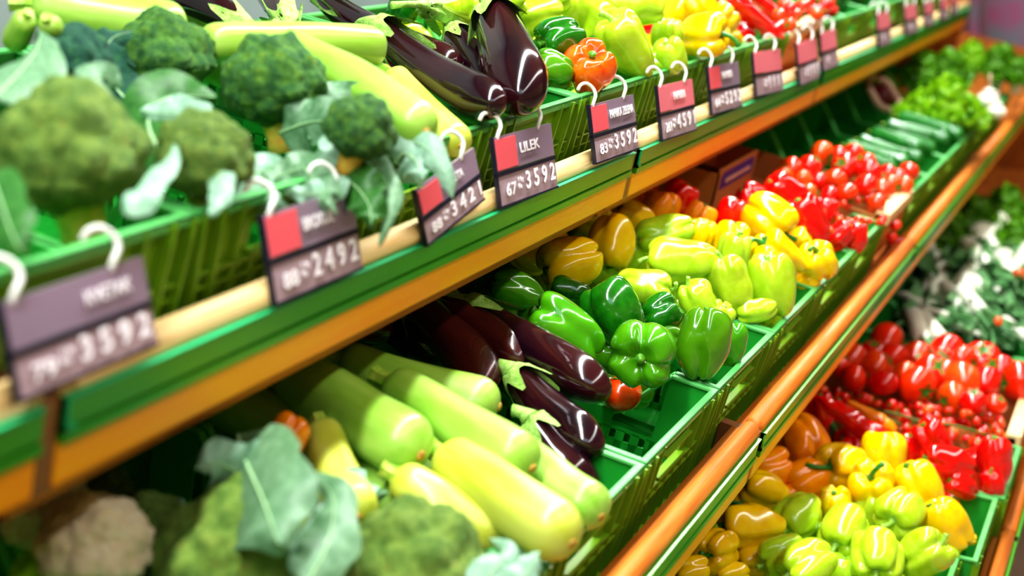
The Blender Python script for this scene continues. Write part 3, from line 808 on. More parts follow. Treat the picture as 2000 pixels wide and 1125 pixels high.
for e0, e1, r, lb, v, brn, rl in E1: eggplant(T1, e0, e1, r, lb, v, bool(brn), roll=rl)
pep(T1, [
 ('dg', 'b3', 1092, 76, 84, 200, 30, .055, 's', 'dark green bell pepper above the orange-red one'),
 ('g', 'b4', 1080, 138, 74, 160, 10, .02, 's', 'bright green bell pepper left of the orange-red one'),
 ('or', 'b4s', 1149, 132, 96, 75, 52, .03, 's', 'orange-red bell pepper with green stem facing out on the top shelf', dict(roll=.4, var=0)),
 ('dg', 'b3', 1166, 92, 50, 30, 20, .02, 's', 'small dark green bell pepper behind the orange-red one'),
 ('dg', 'b4', 790, 12, 60, 60, 20, .05, 's', 'dark green bell pepper at the top edge among the eggplant stems'),
 ('l', 'cone', 1228, 92, 104, 128, 30, .04, 'n', 'large light green bell pepper with hooked stem on the top shelf', dict(var=1)),
 ('l', 'mid', 1170, 45, 78, 60, 20, .05, 'n', 'light green pepper behind the large one at the crate joint'),
 ('l', 'b4', 1118, 22, 80, 100, 30, .06, 's', 'light green bell pepper with folded end, behind the dark green one'),
 ('l', 'mid', 1050, 30, 76, 190, 0, .06, 's', 'light green pepper right of the upright eggplant'),
 ('l', 'b4', 1302, 70, 62, 80, 20, .04, 's', 'light green bell pepper beside the yellow ones'),
 ('l', 'b3', 1310, 110, 60, 120, 30, .02, 's', 'light green bell pepper at the rim of the fifth crate'),
 ('l', 'b4', 1275, 125, 50, 20, 10, .0, 's', 'lowest light green pepper at the rim by the pink tag'),
 ('l', 'long', 1240, 12, 74, 175, 0, .09, 's', 'long light green pepper lying across the top edge'),
 ('l', 'b4', 1010, 62, 60, 90, 10, .02, 's', 'light green pepper peeking out right behind the upright eggplant'),
 ('l', 'b4', 865, 22, 66, 90, 10, .05, 's', 'light green pepper between the eggplant stems'),
 ('l', 'b4', 920, 8, 74, 70, 0, .06, 's', 'light green pepper at the top edge behind the eggplants'),
 ('l', 'b3', 985, 6, 70, 20, 0, .08, 's', 'light green pepper at the top edge above the upright eggplant'),
 ('l', 'b4', 1070, -8, 80, 20, 0, .09, 's', 'light green pepper cut by the top edge above the dark green one'),
 ('l', 'b4', 1010, 120, 60, 20, 0, -.03, 's', 'light green pepper low behind the upright eggplant'),
 ('l', 'b4', 1200, 150, 50, 20, 0, -.05, 's', 'light green pepper deep in the crate behind the orange-red one'),
 ('y', 'b4', 1375, 68, 84, 0, 25, .045, 'l', 'yellow bell pepper with long green stem pointing right', dict(var=0)),
 ('y', 'b3', 1325, 22, 62, 60, 10, .05, 's', 'yellow bell pepper left at the top edge'),
 ('y', 'b4', 1408, 40, 62, 40, 10, .04, 's', 'yellow bell pepper behind the one with the long stem'),
 ('y', 'b3', 1372, 18, 60, 120, 10, .07, 's', 'yellow bell pepper at the top edge above the others'),
 ('y', 'b4', 1428, 78, 40, 40, 10, .0, 's', 'small yellow pepper at the crate rim by the red peppers'),
 ('y', 'b4', 1340, 100, 50, 200, 10, -.02, 's', 'yellow pepper low at the crate rim'),
 ('y', 'b4', 1325, 60, 50, 200, 10, -.0, 's', 'yellow pepper in the lower layer beside the light green ones'),
 ('r', 'capia', 1470, 24, 34, 145, 0, .06, 'n', 'long pointed red pepper lying uppermost on the top shelf'),
 ('r', 'capia', 1490, 48, 34, 150, 5, .03, 'n', 'long pointed red pepper nearest the crate rim'),
 ('r', 'capia', 1500, 10, 30, 140, 5, .05, 'n', 'long pointed red pepper beside the tomatoes'),
 ('r', 'mid', 1445, 66, 44, 180, 5, .0, 's', 'short red pepper at the rim between yellow and red'),
 ('r', 'mid', 1415, 8, 44, 180, 5, .06, 's', 'red pepper at the top edge behind the yellow ones'),
 ('r', 'mid', 1512, 60, 40, 200, 5, .0, 's', 'red pepper in the corner by the wooden box'),
])
rng = random.Random(3)
for i in range(26):
    x = rng.uniform(1500, 1640); y = 74 - .2975 * (x - 1467) - rng.uniform(2, 45)
    tomato(T1, x, y, 28, rng.uniform(.0, .05), 'red tomato in the pile on the top shelf beside the long red peppers', 'tomatoes on the top shelf')
# cucumbers and greens at the far end of the top shelf
CUC = {}
def make_cucumber():
    b = MB(); sweep(b, lambda t: 0.0 if t <= 0 or t >= 1 else 0.13 * min(1, math.sqrt(1 - (1 - min(1, t / .1)) ** 2)) * math.sqrt(1 - (1 - min(1, (1 - t) / .1)) ** 2), bend=.04, ripple=.03, lobes=8)
    CUC['c'] = b.mesh('cucumber_body', m_cuc, True)
    s = MB(); s.tube([(0, 0, .98), (0, 0, 1.02), (0.01, 0, 1.06)], [.03, .02, .02], 7); CUC['s'] = s.mesh('cucumber_stem', m_zstem, True)
def cucumber(T, x0, y0, c0, x1, y1, c1, R, label, group):
    p = T.px(x0, y0, c0); q = T.px(x1, y1, c1); L = (q - p).length
    if not CUC: make_cucumber()
    o = link('cucumber', CUC['c'], None, frame(p, q - p, rng.uniform(0, 6), L)); link('stem', CUC['s'], o)
    return tag(o, label, 'cucumber', group)
for i in range(22):
    a = 2.62 + i * .1; q0 = T1.at(a, .03 + rng.uniform(0, .03), .01 + .03 * (i % 2)); q1 = T1.at(a + rng.uniform(.02, .1), .36, .06)
    L = (q1 - q0).length
    if not CUC: make_cucumber()
    o = link('cucumber', CUC['c'], None, frame(q0, q1 - q0, rng.uniform(0, 6), L)); link('stem', CUC['s'], o)
    tag(o, 'dark green cucumber in the blurred row at the far end of the top shelf', 'cucumber', 'cucumbers at the far end of the top shelf')

# ================================================================== MIDDLE SHELF
br = broccoli(T2, 478, 1135, 185, 0.0, 'large broccoli head with blue-green leaves at the bottom of the picture', m_broc2, (95, 25), 0)
leaf(br, [D(465, 850, 1.50), D(480, 900, 1.40), D(515, 980, 1.30), D(545, 1062, 1.26)], 0.050, NV, m_leaf, seed=50, lob=.06, ruf=.08, shape=1.15)
leaf(br, [D(520, 960, 1.44), D(470, 925, 1.40), D(420, 905, 1.38), D(380, 915, 1.38)], 0.03, NV, m_leaf_pale, seed=51)
leaf(br, [D(600, 1140, 1.28), D(640, 1060, 1.31), D(650, 970, 1.36), D(600, 920, 1.40)], 0.026, NV, m_leaf, seed=52)
leaf(br, [D(690, 1000, 1.5), D(660, 950, 1.52), D(640, 930, 1.54)], 0.03, NV, m_leaf_pale, seed=53)
leaf(br, [D(330, 980, 1.6), D(350, 1000, 1.58), D(375, 1015, 1.56)], 0.012, NV, m_leaf_pale, seed=54)
leaf(br, [D(360, 1000, 1.78), D(340, 930, 1.8), D(350, 870, 1.84), D(385, 840, 1.88)], 0.022, NV, m_leaf_dk, seed=55)
leaf(br, [D(360, 880, 1.85), D(330, 860, 1.86), D(315, 845, 1.88)], 0.014, NV, m_leaf_dk, seed=56)
br = broccoli(T2, 800, 1155, 168, 0.0, 'second broccoli head at the bottom of the picture, right of the leaves', m_broc2, (80, 25), 2)
leaf(br, [D(900, 1180, 1.36), D(960, 1120, 1.4), D(985, 1080, 1.44), D(955, 1050, 1.47)], 0.018, NV, m_leaf_pale, seed=57)
leaf(br, [D(950, 1180, 1.38), D(1010, 1140, 1.4), D(1040, 1100, 1.42), D(1055, 1075, 1.44)], 0.018, NV, m_leaf_pale, seed=58)
leaf(br, [D(640, 1050, 1.5), D(700, 985, 1.54), D(760, 960, 1.56)], 0.02, NV, m_leaf, seed=59)
leaf(br, [D(600, 1100, 1.3), D(610, 1060, 1.33), D(660, 990, 1.38), D(690, 1010, 1.4)], 0.016, NV, m_leaf_pale, seed=60)
cf = broccoli(T2, 180, 1075, 112, 0.02, 'cream cauliflower at the bottom left corner', m_caul, (80, 20), 3, kind='cauliflower_head', stalk=m_stalk)
leaf(cf, [D(40, 1180, 1.3), D(80, 1130, 1.33), D(150, 1090, 1.37), D(170, 1075, 1.4)], 0.025, NV, m_lett, seed=63, ruf=.08)
leaf(cf, [D(280, 1180, 1.4), D(275, 1100, 1.44), D(255, 1040, 1.47)], 0.014, NV, m_leaf_pale, seed=64)
broccoli(T2, 85, 1010, 95, 0.0, 'cauliflower in warm shadow at the left edge', m_caul, (95, 20), 1, kind='cauliflower_head')
broccoli(T2, 285, 1045, 85, 0.0, 'shaded olive-brown broccoli between the cauliflower and the large head', m_broc2, (80, 20), 3)
broccoli(T2, 200, 965, 60, 0.0, 'small shaded broccoli behind the cauliflower', m_broc2, (80, 20), 2)
Z2 = [((822, 890, .05), (560, 715, .05), 64, 'large zucchini with its far end in shadow on the middle shelf', 0, 2, 0),
      ((1040, 915, .05), (768, 752, .05), 53, 'zucchini lying highest, between the shadowed one and the eggplants', 0, 0, 0),
      ((975, 795, .03), (670, 705, .03), 52, 'zucchini lying behind against the eggplants', 0, 1, 1),
      ((1118, 1062, .04), (868, 892, .04), 60, 'yellowish zucchini nearest the crate rim', 1, 2, 1),
      ((700, 1010, .03), (628, 842, .04), 52, 'pale zucchini with a brown scar beside the leaves', 1, 1, 1),
      ((985, 1060, .0), (775, 930, .03), 50, 'yellowish zucchini behind the second broccoli head', 1, 0, 0),
      ((1175, 1010, .01), (1010, 880, .02), 52, 'zucchini low in the front corner of the crate', 0, 1, 0),
      ((770, 1010, -.02), (690, 900, -.01), 46, 'zucchini in the lower layer between two pale ones', 0, 0, 0),
      ((610, 870, -.02), (400, 770, .0), 58, 'shadowed zucchini at the back beside the orange pepper', 0, 1, 0),
      ((560, 760, .0), (420, 740, .02), 40, 'shadowed zucchini furthest back under the top shelf', 0, 2, 0),
      ((900, 1000, -.04), (760, 900, -.04), 48, 'zucchini in the lower layer under the rim one', 0, 2, 0)]
for e0, e1, r, lb, pale, v, _ in Z2: zucchini(T2, e0, e1, r, lb, bool(pale), v)
E2 = [((1188, 772, .035), (905, 596, .05), 50, 'glossy blue-black eggplant pointing at the crate rim', 2, 0, 0.0),
      ((1030, 712, .03), (850, 585, .05), 38, 'brownish eggplant behind the glossy one', 0, 1, 0.5),
      ((960, 760, .01), (800, 585, .04), 50, 'brown eggplant in half shadow beside the zucchinis', 0, 1, 1.0),
      ((1172, 885, .0), (1002, 728, .03), 48, 'eggplant with a large pale green cap in the middle', 0, 0, 2.0),
      ((1165, 960, -.04), (1034, 818, .01), 46, 'eggplant with small green cap beside the zucchinis', 0, 0, 3.0),
      ((770, 650, .0), (620, 600, .02), 44, 'shadowed eggplant furthest back under the top shelf', 0, 1, 1.0),
      ((870, 700, -.02), (720, 600, .0), 40, 'shadowed eggplant behind the zucchinis', 1, 0, 1.0),
      ((1090, 800, -.05), (960, 690, -.03), 44, 'eggplant in the lower layer of the crate', 1, 0, 1.0)]
for e0, e1, r, lb, v, brn, rl in E2: eggplant(T2, e0, e1, r, lb, v, bool(brn), roll=rl)
tomato(T2, 1215, 768, 80, -.05, 'orange-red tomato low in the crate below the front green pepper', None, 90, 20, v=1)
pep(T2, [
 ('o', 'b4', 564, 850, 74, 250, 10, .06, 's', 'small glossy orange pepper among the zucchinis and leaves'),
 ('o', 'b4', 618, 836, 50, 60, 10, .01, 's', 'small orange pepper beside the pale zucchini'),
 ('g', 'mid', 1100, 652, 122, 142, 5, .045, 's', 'large green bell pepper with bright highlights beside the eggplant', dict(roll=1.2, var=0)),
 ('dg', 'b3', 1200, 607, 106, 120, 0, .05, 's', 'dark green bell pepper standing at the centre', dict(roll=2.0, var=1)),
 ('dg', 'b4', 1290, 614, 72, 30, 10, .03, 's', 'small dark green bell pepper between the centre one and the light green ones'),
 ('g', 'b4', 1253, 690, 124, 240, 80, .045, 's', 'green bell pepper with its stem facing out at the crate front', dict(roll=.5, var=1)),
 ('g', 'mid', 1375, 672, 104, 85, 0, .05, 's', 'tall green bell pepper standing at the corner of the crate', dict(roll=2.4, var=1)),
 ('g', 'mid', 1422, 672, 66, 80, 0, .02, 's', 'green bell pepper leaning behind the tall one at the corner'),
 ('g', 'mid', 1010, 570, 78, 165, 10, .05, 's', 'shaded green bell pepper left at the back under the top shelf'),
 ('dg', 'long', 1115, 568, 50, 160, 0, .04, 's', 'long dark green pepper lying in shade behind the centre one'),
 ('g', 'b4', 1050, 625, 70, 160, 0, .01, 's', 'green bell pepper under the shaded one'),
 ('g', 'b4', 1200, 690, 80, 160, 0, -.02, 's', 'green bell pepper in the lower layer behind the front one'),
 ('g', 'b4', 1300, 660, 60, 160, 0, .0, 's', 'green bell pepper in the lower layer behind the tall one'),
 ('g', 'b4', 1150, 610, 60, 160, 0, .0, 's', 'green bell pepper in the lower layer behind the large one'),
 ('l', 'long', 1335, 512, 92, 172, 0, .065, 'n', 'largest light green bell pepper lying on its side at the top of the heap', dict(roll=1.0, var=0)),
 ('l', 'long', 1300, 455, 72, 196, 0, .06, 'n', 'light green pepper lying just behind the largest one', dict(roll=2.0, var=1)),
 ('l', 'long', 1258, 558, 70, 350, 15, .045, 'c', 'light green pepper with curled stem at its right end'),
 ('l', 'mid', 1365, 592, 70, 120, 10, .04, 'n', 'light green pepper between the curled-stem one and the corner'),
 ('l', 'long', 1428, 560, 78, 110, 5, .045, 'n', 'yellowish light green pepper standing below the largest one'),
 ('l', 'mid', 1432, 500, 66, 80, 10, .05, 'c', 'pale light green pepper with hooked stem beside the yellow ones'),
 ('l', 'mid', 1507, 558, 94, 100, 10, .045, 's', 'rounded light green pepper at the rim of its crate', dict(roll=.8)),
 ('l', 'long', 1478, 606, 50, 190, 0, .02, 's', 'light green pepper lying low at the front of its crate'),
 ('l', 'b4', 1402, 618, 54, 60, 30, .02, 's', 'small light green pepper behind the dark green corner one'),
 ('l', 'b4', 1325, 640, 52, 60, 10, .01, 's', 'light green pepper tucked under the small dark green one'),
 ('l', 'b4', 1290, 570, 70, 60, 10, .0, 's', 'light green pepper in the lower layer at the middle of the heap'),
 ('l', 'b4', 1460, 590, 70, 60, 10, -.02, 's', 'light green pepper in the lower layer by the rim'),
 ('l', 'b4', 1230, 500, 76, 60, 10, .0, 's', 'light green pepper in the lower layer beside the shaded yellow ones'),
 ('l', 'b4', 1515, 615, 44, 60, 10, -.03, 's', 'light green pepper deep in the corner of the crate'),
 ('y', 'b4', 1112, 512, 104, 200, 15, .05, 's', 'shaded yellow bell pepper largest of those under the top shelf', dict(roll=1.0)),
 ('y', 'b3', 1195, 474, 92, 265, 10, .055, 's', 'shaded yellow bell pepper standing with its stem down'),
 ('y', 'mid', 1240, 424, 60, 150, 10, .05, 's', 'shaded yellow pepper behind, close to the orange ones'),
 ('y', 'b4', 1155, 425, 70, 150, 10, .05, 's', 'shaded yellow pepper just under the shelf edge'),
 ('y', 'b4', 1070, 470, 70, 150, 10, .04, 's', 'shaded yellow pepper at the far left of its heap'),
 ('y', 'b4', 1035, 500, 66, 150, 10, .02, 's', 'darkest shaded yellow pepper near the strut'),
 ('l', 'b4', 1180, 530, 60, 150, 10, .0, 's', 'shaded light green pepper low between the yellow ones'),
 ('o', 'b4', 1291, 410, 70, 80, 10, .045, 's', 'shaded orange bell pepper beside the red one under the shelf'),
 ('o', 'b4', 1364, 428, 62, 60, 10, .04, 's', 'orange bell pepper with green stem behind the light green heap'),
 ('o', 'mid', 1225, 392, 50, 170, 10, .04, 's', 'flat orange pepper in the shadow under the shelf edge'),
 ('r', 'b4', 1325, 388, 66, 60, 10, .04, 's', 'red bell pepper in the shade behind the orange ones'),
 ('r', 'b4', 1258, 372, 44, 60, 10, .04, 's', 'dark red pepper just under the shelf joint'),
 ('y', 'b4', 1500, 428, 94, 322, 12, .06, 'n', 'yellow bell pepper on top of the heap with its stem to the right', dict(roll=.6, var=0)),
 ('y', 'b4', 1428, 468, 66, 80, 10, .04, 's', 'yellow bell pepper behind the pale hooked-stem one'),
 ('y', 'b4', 1368, 458, 56, 80, 10, .035, 's', 'yellow bell pepper partly hidden behind the light green heap'),
 ('y', 'mid', 1520, 502, 84, 140, 25, .05, 'l', 'yellow bell pepper with a tall upright stem', dict(var=1)),
 ('y', 'b4', 1465, 500, 60, 80, 20, .03, 's', 'yellow bell pepper between the upright-stem one and the green heap'),
 ('y', 'b4', 1598, 512, 72, 110, 45, .04, 'l', 'yellow bell pepper at the crate rim with a bent stem', dict(var=2)),
 ('y', 'b4', 1575, 550, 44, 30, 20, .0, 's', 'small yellow pepper low against the crate rim'),
 ('y', 'b4', 1560, 470, 44, 30, 20, .02, 's', 'yellow pepper tucked behind the rim one'),
 ('r', 'b3', 1428, 422, 62, 80, 10, .045, 's', 'red bell pepper left of the topmost yellow one'),
 ('r', 'long', 1540, 378, 62, 150, 10, .065, 's', 'large pointed red pepper with a pale reflection'),
 ('r', 'mid', 1578, 432, 76, 120, 10, .05, 's', 'red pepper right of the topmost yellow one'),
 ('r', 'mid', 1478, 392, 60, 150, 10, .04, 's', 'red pepper behind the topmost yellow one'),
 ('r', 'mid', 1636, 462, 50, 40, 10, .02, 's', 'red pepper at the front of its crate'),
 ('r', 'mid', 1672, 464, 44, 80, 10, .02, 's', 'small red pepper at the crate corner'),
 ('r', 'mid', 1610, 420, 50, 80, 10, .02, 's', 'red pepper next to the cherry tomatoes'),
])
rng = random.Random(5)
TP = [(1605, 300, 42), (1650, 325, 46), (1583, 325, 40), (1697, 338, 44), (1545, 330, 40), (1632, 352, 40), (1690, 362, 42), (1655, 378, 38), (1752, 352, 38), (1600, 355, 38), (1722, 372, 38), (1742, 362, 36), (1568, 350, 36), (1775, 335, 34), (1530, 345, 34), (1668, 300, 36), (1620, 382, 34), (1712, 396, 34), (1738, 340, 36), (1765, 362, 34), (1580, 378, 34), (1690, 318, 36), (1712, 350, 36), (1640, 305, 34)]
for i, (x, y, d) in enumerate(TP):
    tomato(T2, x, y, d * 1.2, .045 if i < 8 else .03, ['topmost red tomato of the middle shelf pile', 'large red tomato at the centre of the middle shelf pile'][i] if i < 2 else 'red tomato in the blurred pile on the middle shelf', 'tomatoes piled on the middle shelf')
for i in range(46):
    x = rng.uniform(1595, 1725); y = 425 - (x - 1595) * .18 + rng.uniform(-26, 34)
    tomato(T2, x, y, rng.uniform(13, 18), rng.uniform(-.01, .04), 'small cherry tomato in the wooden box on the middle shelf', 'cherry tomatoes in the middle shelf box', cherry=True)
o_ = [(1749, 440, 24, 'cherry tomato hanging outside the wooden box, upper one'), (1752, 474, 32, 'cherry tomato hanging outside the wooden box, lower larger one'), (1741, 462, 22, 'cherry tomato hanging half hidden beside the wooden box')]
for x, y, d, lb in o_:
    p = T2.pxb(x, y, -.022); s = d * depth(p) / F
    o = link('cherry_tomato', TM[0], None, frame(p, (0, 0, 1), 0, s)); link('calyx', TCX, o); tag(o, lb, 'tomato')
# printed cardboard tray
root = link('cardboard_tray', None, None, T2.mat(5.05 * PW, 0.30, 0.0))
b = MB(); b.box(0, .30, 0, .004, -.12, .075); link('side_flap', b.mesh('flap', m_card), root)
b = MB(); b.box(0, .004, 0, .16, -.12, .065); link('end_flap', b.mesh('flap', m_card), root)
b = MB(); b.box(0.02, .27, -.002, 0, .03, .06)
for i in range(9): b.box(0.03 + i * .027, 0.045 + i * .027, -.002, 0, .06, .066)
link('printed_band', b.mesh('band', m_cardp), root)
b = MB(); b.box(0.05, .24, -.004, -.002, .041, .049); link('pale_lettering_band', b.mesh('band', m_netrim), root)
tag(root, 'brown cardboard tray with a purple printed band behind the red peppers', 'tray')
# cucumbers
for i in range(12):
    x = 1700 + (i % 6) * 26; y = 305 - (i % 6) * 13 + (i // 6) * 18 + rng.uniform(-4, 4)
    cucumber(T2, x + 50, y + rng.uniform(5, 16), .02, x - 50, y - rng.uniform(15, 26), .02, 10, 'dark green cucumber behind the tomatoes on the middle shelf', 'cucumbers on the middle shelf')
def lettuce(T, x, y, Rpx, c, label, m=m_lett, seed=0, group=None):
    Rpx *= 1.35
    p = T.px(x, y, c); s = Rpx * depth(p) / F
    if ('L', m.name, seed % 2) not in CUC:
        r2 = random.Random(seed); b = MB()
        for k in range(30):
            a = k * 2.4; t = k / 30; rr = .25 + .75 * t; z = .95 - t * 1.1
            base = Vector((0, 0, -.5)); tip = Vector((math.cos(a) * rr, math.sin(a) * rr, z)); mid = Vector((math.cos(a) * rr * .75, math.sin(a) * rr * .75, z * .3))
            leaf_into(b, [base, mid, tip], .42, Vector((math.cos(a) * (1 - t) , math.sin(a) * (1 - t), 1)) if False else Vector((-math.cos(a), -math.sin(a), .3)), ruf=.4, cup=-.3, n=14, m_=10, seed=k, shape=1.6, lob=.1)
        CUC[('L', m.name, seed % 2)] = b.mesh('lettuce_leaves', m, True)
        b = MB(); b.tube([(0, 0, -.75), (0, 0, -.3), (0, 0, .2)], [.2, .3, .3], 12); CUC[('C', 0)] = b.mesh('lettuce_core', m_leekw, True)
    o = link('lettuce_head', CUC[('L', m.name, seed % 2)], None, frame(p, (-.2, -.3, 1), seed, s)); link('core', CUC[('C', 0)], o)
    return tag(o, label, 'lettuce', group)
lettuce(T2, 1842, 222, 62, .05, 'brightest lettuce head on the middle shelf')
lettuce(T2, 1795, 225, 42, .03, 'bright lettuce beside the red onion sack')
lettuce(T2, 1886, 232, 42, .03, 'bright lettuce at the crate rim next to the garlic', seed=1)
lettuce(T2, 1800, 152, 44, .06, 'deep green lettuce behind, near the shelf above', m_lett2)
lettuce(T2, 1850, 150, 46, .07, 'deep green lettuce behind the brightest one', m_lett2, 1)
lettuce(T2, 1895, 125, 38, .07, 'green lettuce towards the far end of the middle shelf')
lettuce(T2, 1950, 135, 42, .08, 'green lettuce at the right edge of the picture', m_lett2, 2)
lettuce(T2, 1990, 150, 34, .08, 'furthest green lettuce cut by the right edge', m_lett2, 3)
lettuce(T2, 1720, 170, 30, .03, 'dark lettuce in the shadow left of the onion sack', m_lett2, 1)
# onion sack
p = T2.px(1722, 188, .03); s = 46 * depth(p) / F
root = link('onion_sack', None, None, frame(p, view_dir(60, 50), 0, s))
b = MB(); sweep(b, lambda t: .9 * math.sin(PI * t) ** .5 * (1 - .3 * t), wob=.12, bend=0); b.v = [(v[0] * .75, v[1] * .6, v[2] - .5) for v in b.v]; link('net', b.mesh('net', m_net, True), root)
b = MB(); ring = [(math.cos(a) * .95, math.sin(a) * .62, .12 + .04 * math.sin(5 * a)) for a in [2 * PI * k / 30 for k in range(31)]]; b.tube(ring, .17, 8); link('rolled_edge', b.mesh('edge', m_netrim, True), root)
tag(root, 'dark red net of onions with a pale rolled edge under the shelf', 'sack')
# garlic bulbs hanging over the rim
for i, (x, y, d, lb) in enumerate([(1928, 214, 46, 'white garlic bulb at the far crate rim, left of two'), (1945, 232, 36, 'white garlic bulb at the far crate rim, right of two')]):
    p = T2.px(x, y, .03); s = d * depth(p) / F
    b = MB(); sweep(b, lambda t: (.5 * math.sin(PI * min(1, t * 1.25)) ** .6 if t < .78 else max(.06, .33 - (t - .78) * 2)) if 0 < t < 1 else 0, ripple=.06, lobes=7)
    o = link('garlic_bulb', b.mesh('bulb', m_leekw, True), None, frame(p, (0, -.2, 1), 0, s)); tag(o, lb, 'garlic')
    b = MB(); b.tube([(0, 0, .9), (0.05, 0, 1.2), (.12, 0, 1.5)], [.07, .05, .05], 8); link('neck', b.mesh('neck', m_netrim, True), o)

# ================================================================== BOTTOM SHELF
pep(T3, [
 ('l', 'mid', 1560, 1006, 88, 215, 42, .05, 'n', 'light green bell pepper nearest the shelf board above', dict(roll=.4)),
 ('l', 'b3', 1650, 1036, 92, 225, 42, .055, 'l', 'light green bell pepper with long stem hanging down its left side', dict(roll=1.2)),
 ('l', 'b4', 1758, 1002, 92, 215, 45, .06, 'n', 'light green bell pepper topmost beside the yellow ones', dict(roll=2.2)),
 ('l', 'b4', 1712, 1085, 96, 255, 48, .05, 'n', 'light green bell pepper at the bottom with stem pointing down'),
 ('l', 'b4', 1805, 1082, 90, 40, 25, .045, 'n', 'light green bell pepper with dark stem at the right of the heap'),
 ('l', 'b3', 1578, 1105, 96, 200, 20, .045, 'n', 'light green bell pepper cut by the bottom edge'),
 ('l', 'b4', 1530, 1090, 84, 200, 10, .03, 'n', 'light green bell pepper at the bottom edge beside the shaded ones'),
 ('l', 'b3', 1845, 1075, 50, 330, 10, .0, 's', 'slim light green pepper in the corner of the crate'),
 ('l', 'b3', 1640, 1125, 70, 80, 10, .0, 's', 'light green bell pepper in the lower layer at the bottom edge'),
 ('l', 'b3', 1610, 1065, 70, 80, 10, .0, 's', 'light green bell pepper in the lower layer among the stems'),
 ('l', 'b3', 1700, 1000, 66, 80, 10, .02, 's', 'light green bell pepper behind the long-stemmed one'),
 ('l', 'b3', 1770, 1045, 70, 80, 10, .0, 's', 'light green bell pepper in the lower layer under the topmost one'),
 ('l', 'b3', 1820, 1035, 50, 80, 10, .02, 's', 'light green pepper peeking out by the yellow peppers'),
 ('y', 'mid', 1468, 1028, 94, 175, 5, .05, 's', 'shaded yellow pepper lying beside the shelf board'),
 ('y', 'b4', 1398, 1076, 86, 190, 50, .04, 'n', 'shaded yellow-green pepper with a dark stem at the bottom', dict(roll=.8)),
 ('y', 'b3', 1490, 958, 76, 160, 10, .05, 'n', 'shaded yellow pepper close under the shelf board'),
 ('y', 'b3', 1350, 1115, 60, 190, 10, .03, 's', 'shaded yellow pepper at the bottom edge nearest the rail'),
 ('y', 'b3', 1430, 1125, 56, 190, 10, .01, 's', 'shaded yellow pepper cut by the bottom edge'),
 ('y', 'b3', 1478, 1095, 70, 190, 10, .0, 's', 'shaded yellow pepper low behind the light green heap'),
 ('o', 'b4', 1568, 862, 88, 300, 30, .06, 'n', 'orange bell pepper with its stem pointing down right'),
 ('o', 'b4', 1500, 918, 84, 200, 10, .04, 's', 'orange bell pepper in shadow beside the shelf board'),
 ('o', 'b4', 1575, 938, 80, 200, 10, .03, 's', 'orange bell pepper below the downward-stem one'),
 ('o', 'b4', 1540, 975, 60, 200, 10, .0, 's', 'orange bell pepper in the lower layer'),
 ('y', 'b3', 1645, 908, 90, 185, 42, .06, 'l', 'yellow bell pepper with a dark stem curving at its left', dict(roll=2.2)),
 ('y', 'b4', 1727, 888, 84, 90, 0, .06, 's', 'yellow bell pepper uppermost, next to the pointed red pepper'),
 ('y', 'b4', 1700, 948, 88, 110, 55, .06, 'l', 'yellow bell pepper with its stem facing out on the bottom shelf', dict(roll=.9)),
 ('y', 'mid', 1798, 958, 88, 120, 0, .055, 's', 'large yellow bell pepper next to the red ones'),
 ('y', 'mid', 1848, 1025, 84, 130, 0, .04, 's', 'yellow bell pepper at the front corner of its crate'),
 ('y', 'b4', 1630, 985, 60, 100, 30, .035, 's', 'small yellow bell pepper above the light green heap'),
 ('y', 'b4', 1750, 935, 60, 100, 30, .02, 's', 'yellow bell pepper in the lower layer between the large ones'),
 ('y', 'b4', 1895, 1053, 22, 0, 10, -.02, 's', 'tiny yellow-green pepper at the crate rim'),
 ('r', 'capia', 1665, 820, 54, 325, 10, .06, 'n', 'long pointed red pepper with an orange tip leaning on the yellow ones'),
 ('o', 'capia', 1702, 812, 36, 325, 10, .04, 'n', 'long pointed orange-red pepper behind its longer neighbour'),
 ('r', 'mid', 1822, 862, 66, 120, 10, .05, 's', 'red pepper at the back of the red crate'),
 ('r', 'long', 1852, 905, 66, 170, 5, .055, 's', 'large red pepper with a pale reflection lying across'),
 ('r', 'long', 1942, 905, 68, 95, 10, .04, 's', 'red pepper standing at the rim of the red crate'),
 ('r', 'mid', 1878, 950, 48, 150, 10, .02, 's', 'small red pepper low beside the green divider'),
 ('r', 'mid', 1938, 950, 46, 100, 10, .01, 'n', 'small red pepper with stem at the crate corner'),
 ('r', 'mid', 1780, 880, 50, 100, 10, .02, 's', 'red pepper behind the uppermost yellow one'),
 ('r', 'mid', 1605, 800, 50, 100, 10, .05, 's', 'shaded red pepper beside the shelf board'),
 ('r', 'mid', 1560, 800, 44, 100, 10, .03, 's', 'dark red pepper in the shadow by the orange one'),
 ('r', 'mid', 1900, 900, 50, 20, 10, .01, 's', 'red pepper in the lower layer of the red crate'),
])
rng = random.Random(9)
for i in range(110):
    x = rng.uniform(1600, 1965); y = 770 + (x - 1600) * .17 + rng.uniform(-14, 44)
    tomato(T3, x, y, rng.uniform(18, 25), rng.uniform(-.03, .04), 'small cherry tomato on the vine in the bottom shelf box', 'cherry tomatoes in the bottom shelf box', cherry=True)
for i, (x0, y0, x1, y1) in enumerate([(1630, 790, 1760, 830), (1700, 800, 1830, 840), (1780, 825, 1930, 850)]):
    b = MB(); p = T3.px(x0, y0, .03); pts = spline([Vector((0, 0, 0)), T3.px((x0 + x1) / 2, (y0 + y1) / 2 - 8, .05) - p, T3.px(x1, y1, .03) - p], 12); b.tube(pts, .003, 7)
    o = link('tomato_vine', b.mesh('vine', m_vine, True), None, Matrix.Translation(p)); tag(o, 'thin green vine stem lying among the bottom cherry tomatoes', 'vine', 'vine stems in the bottom box')
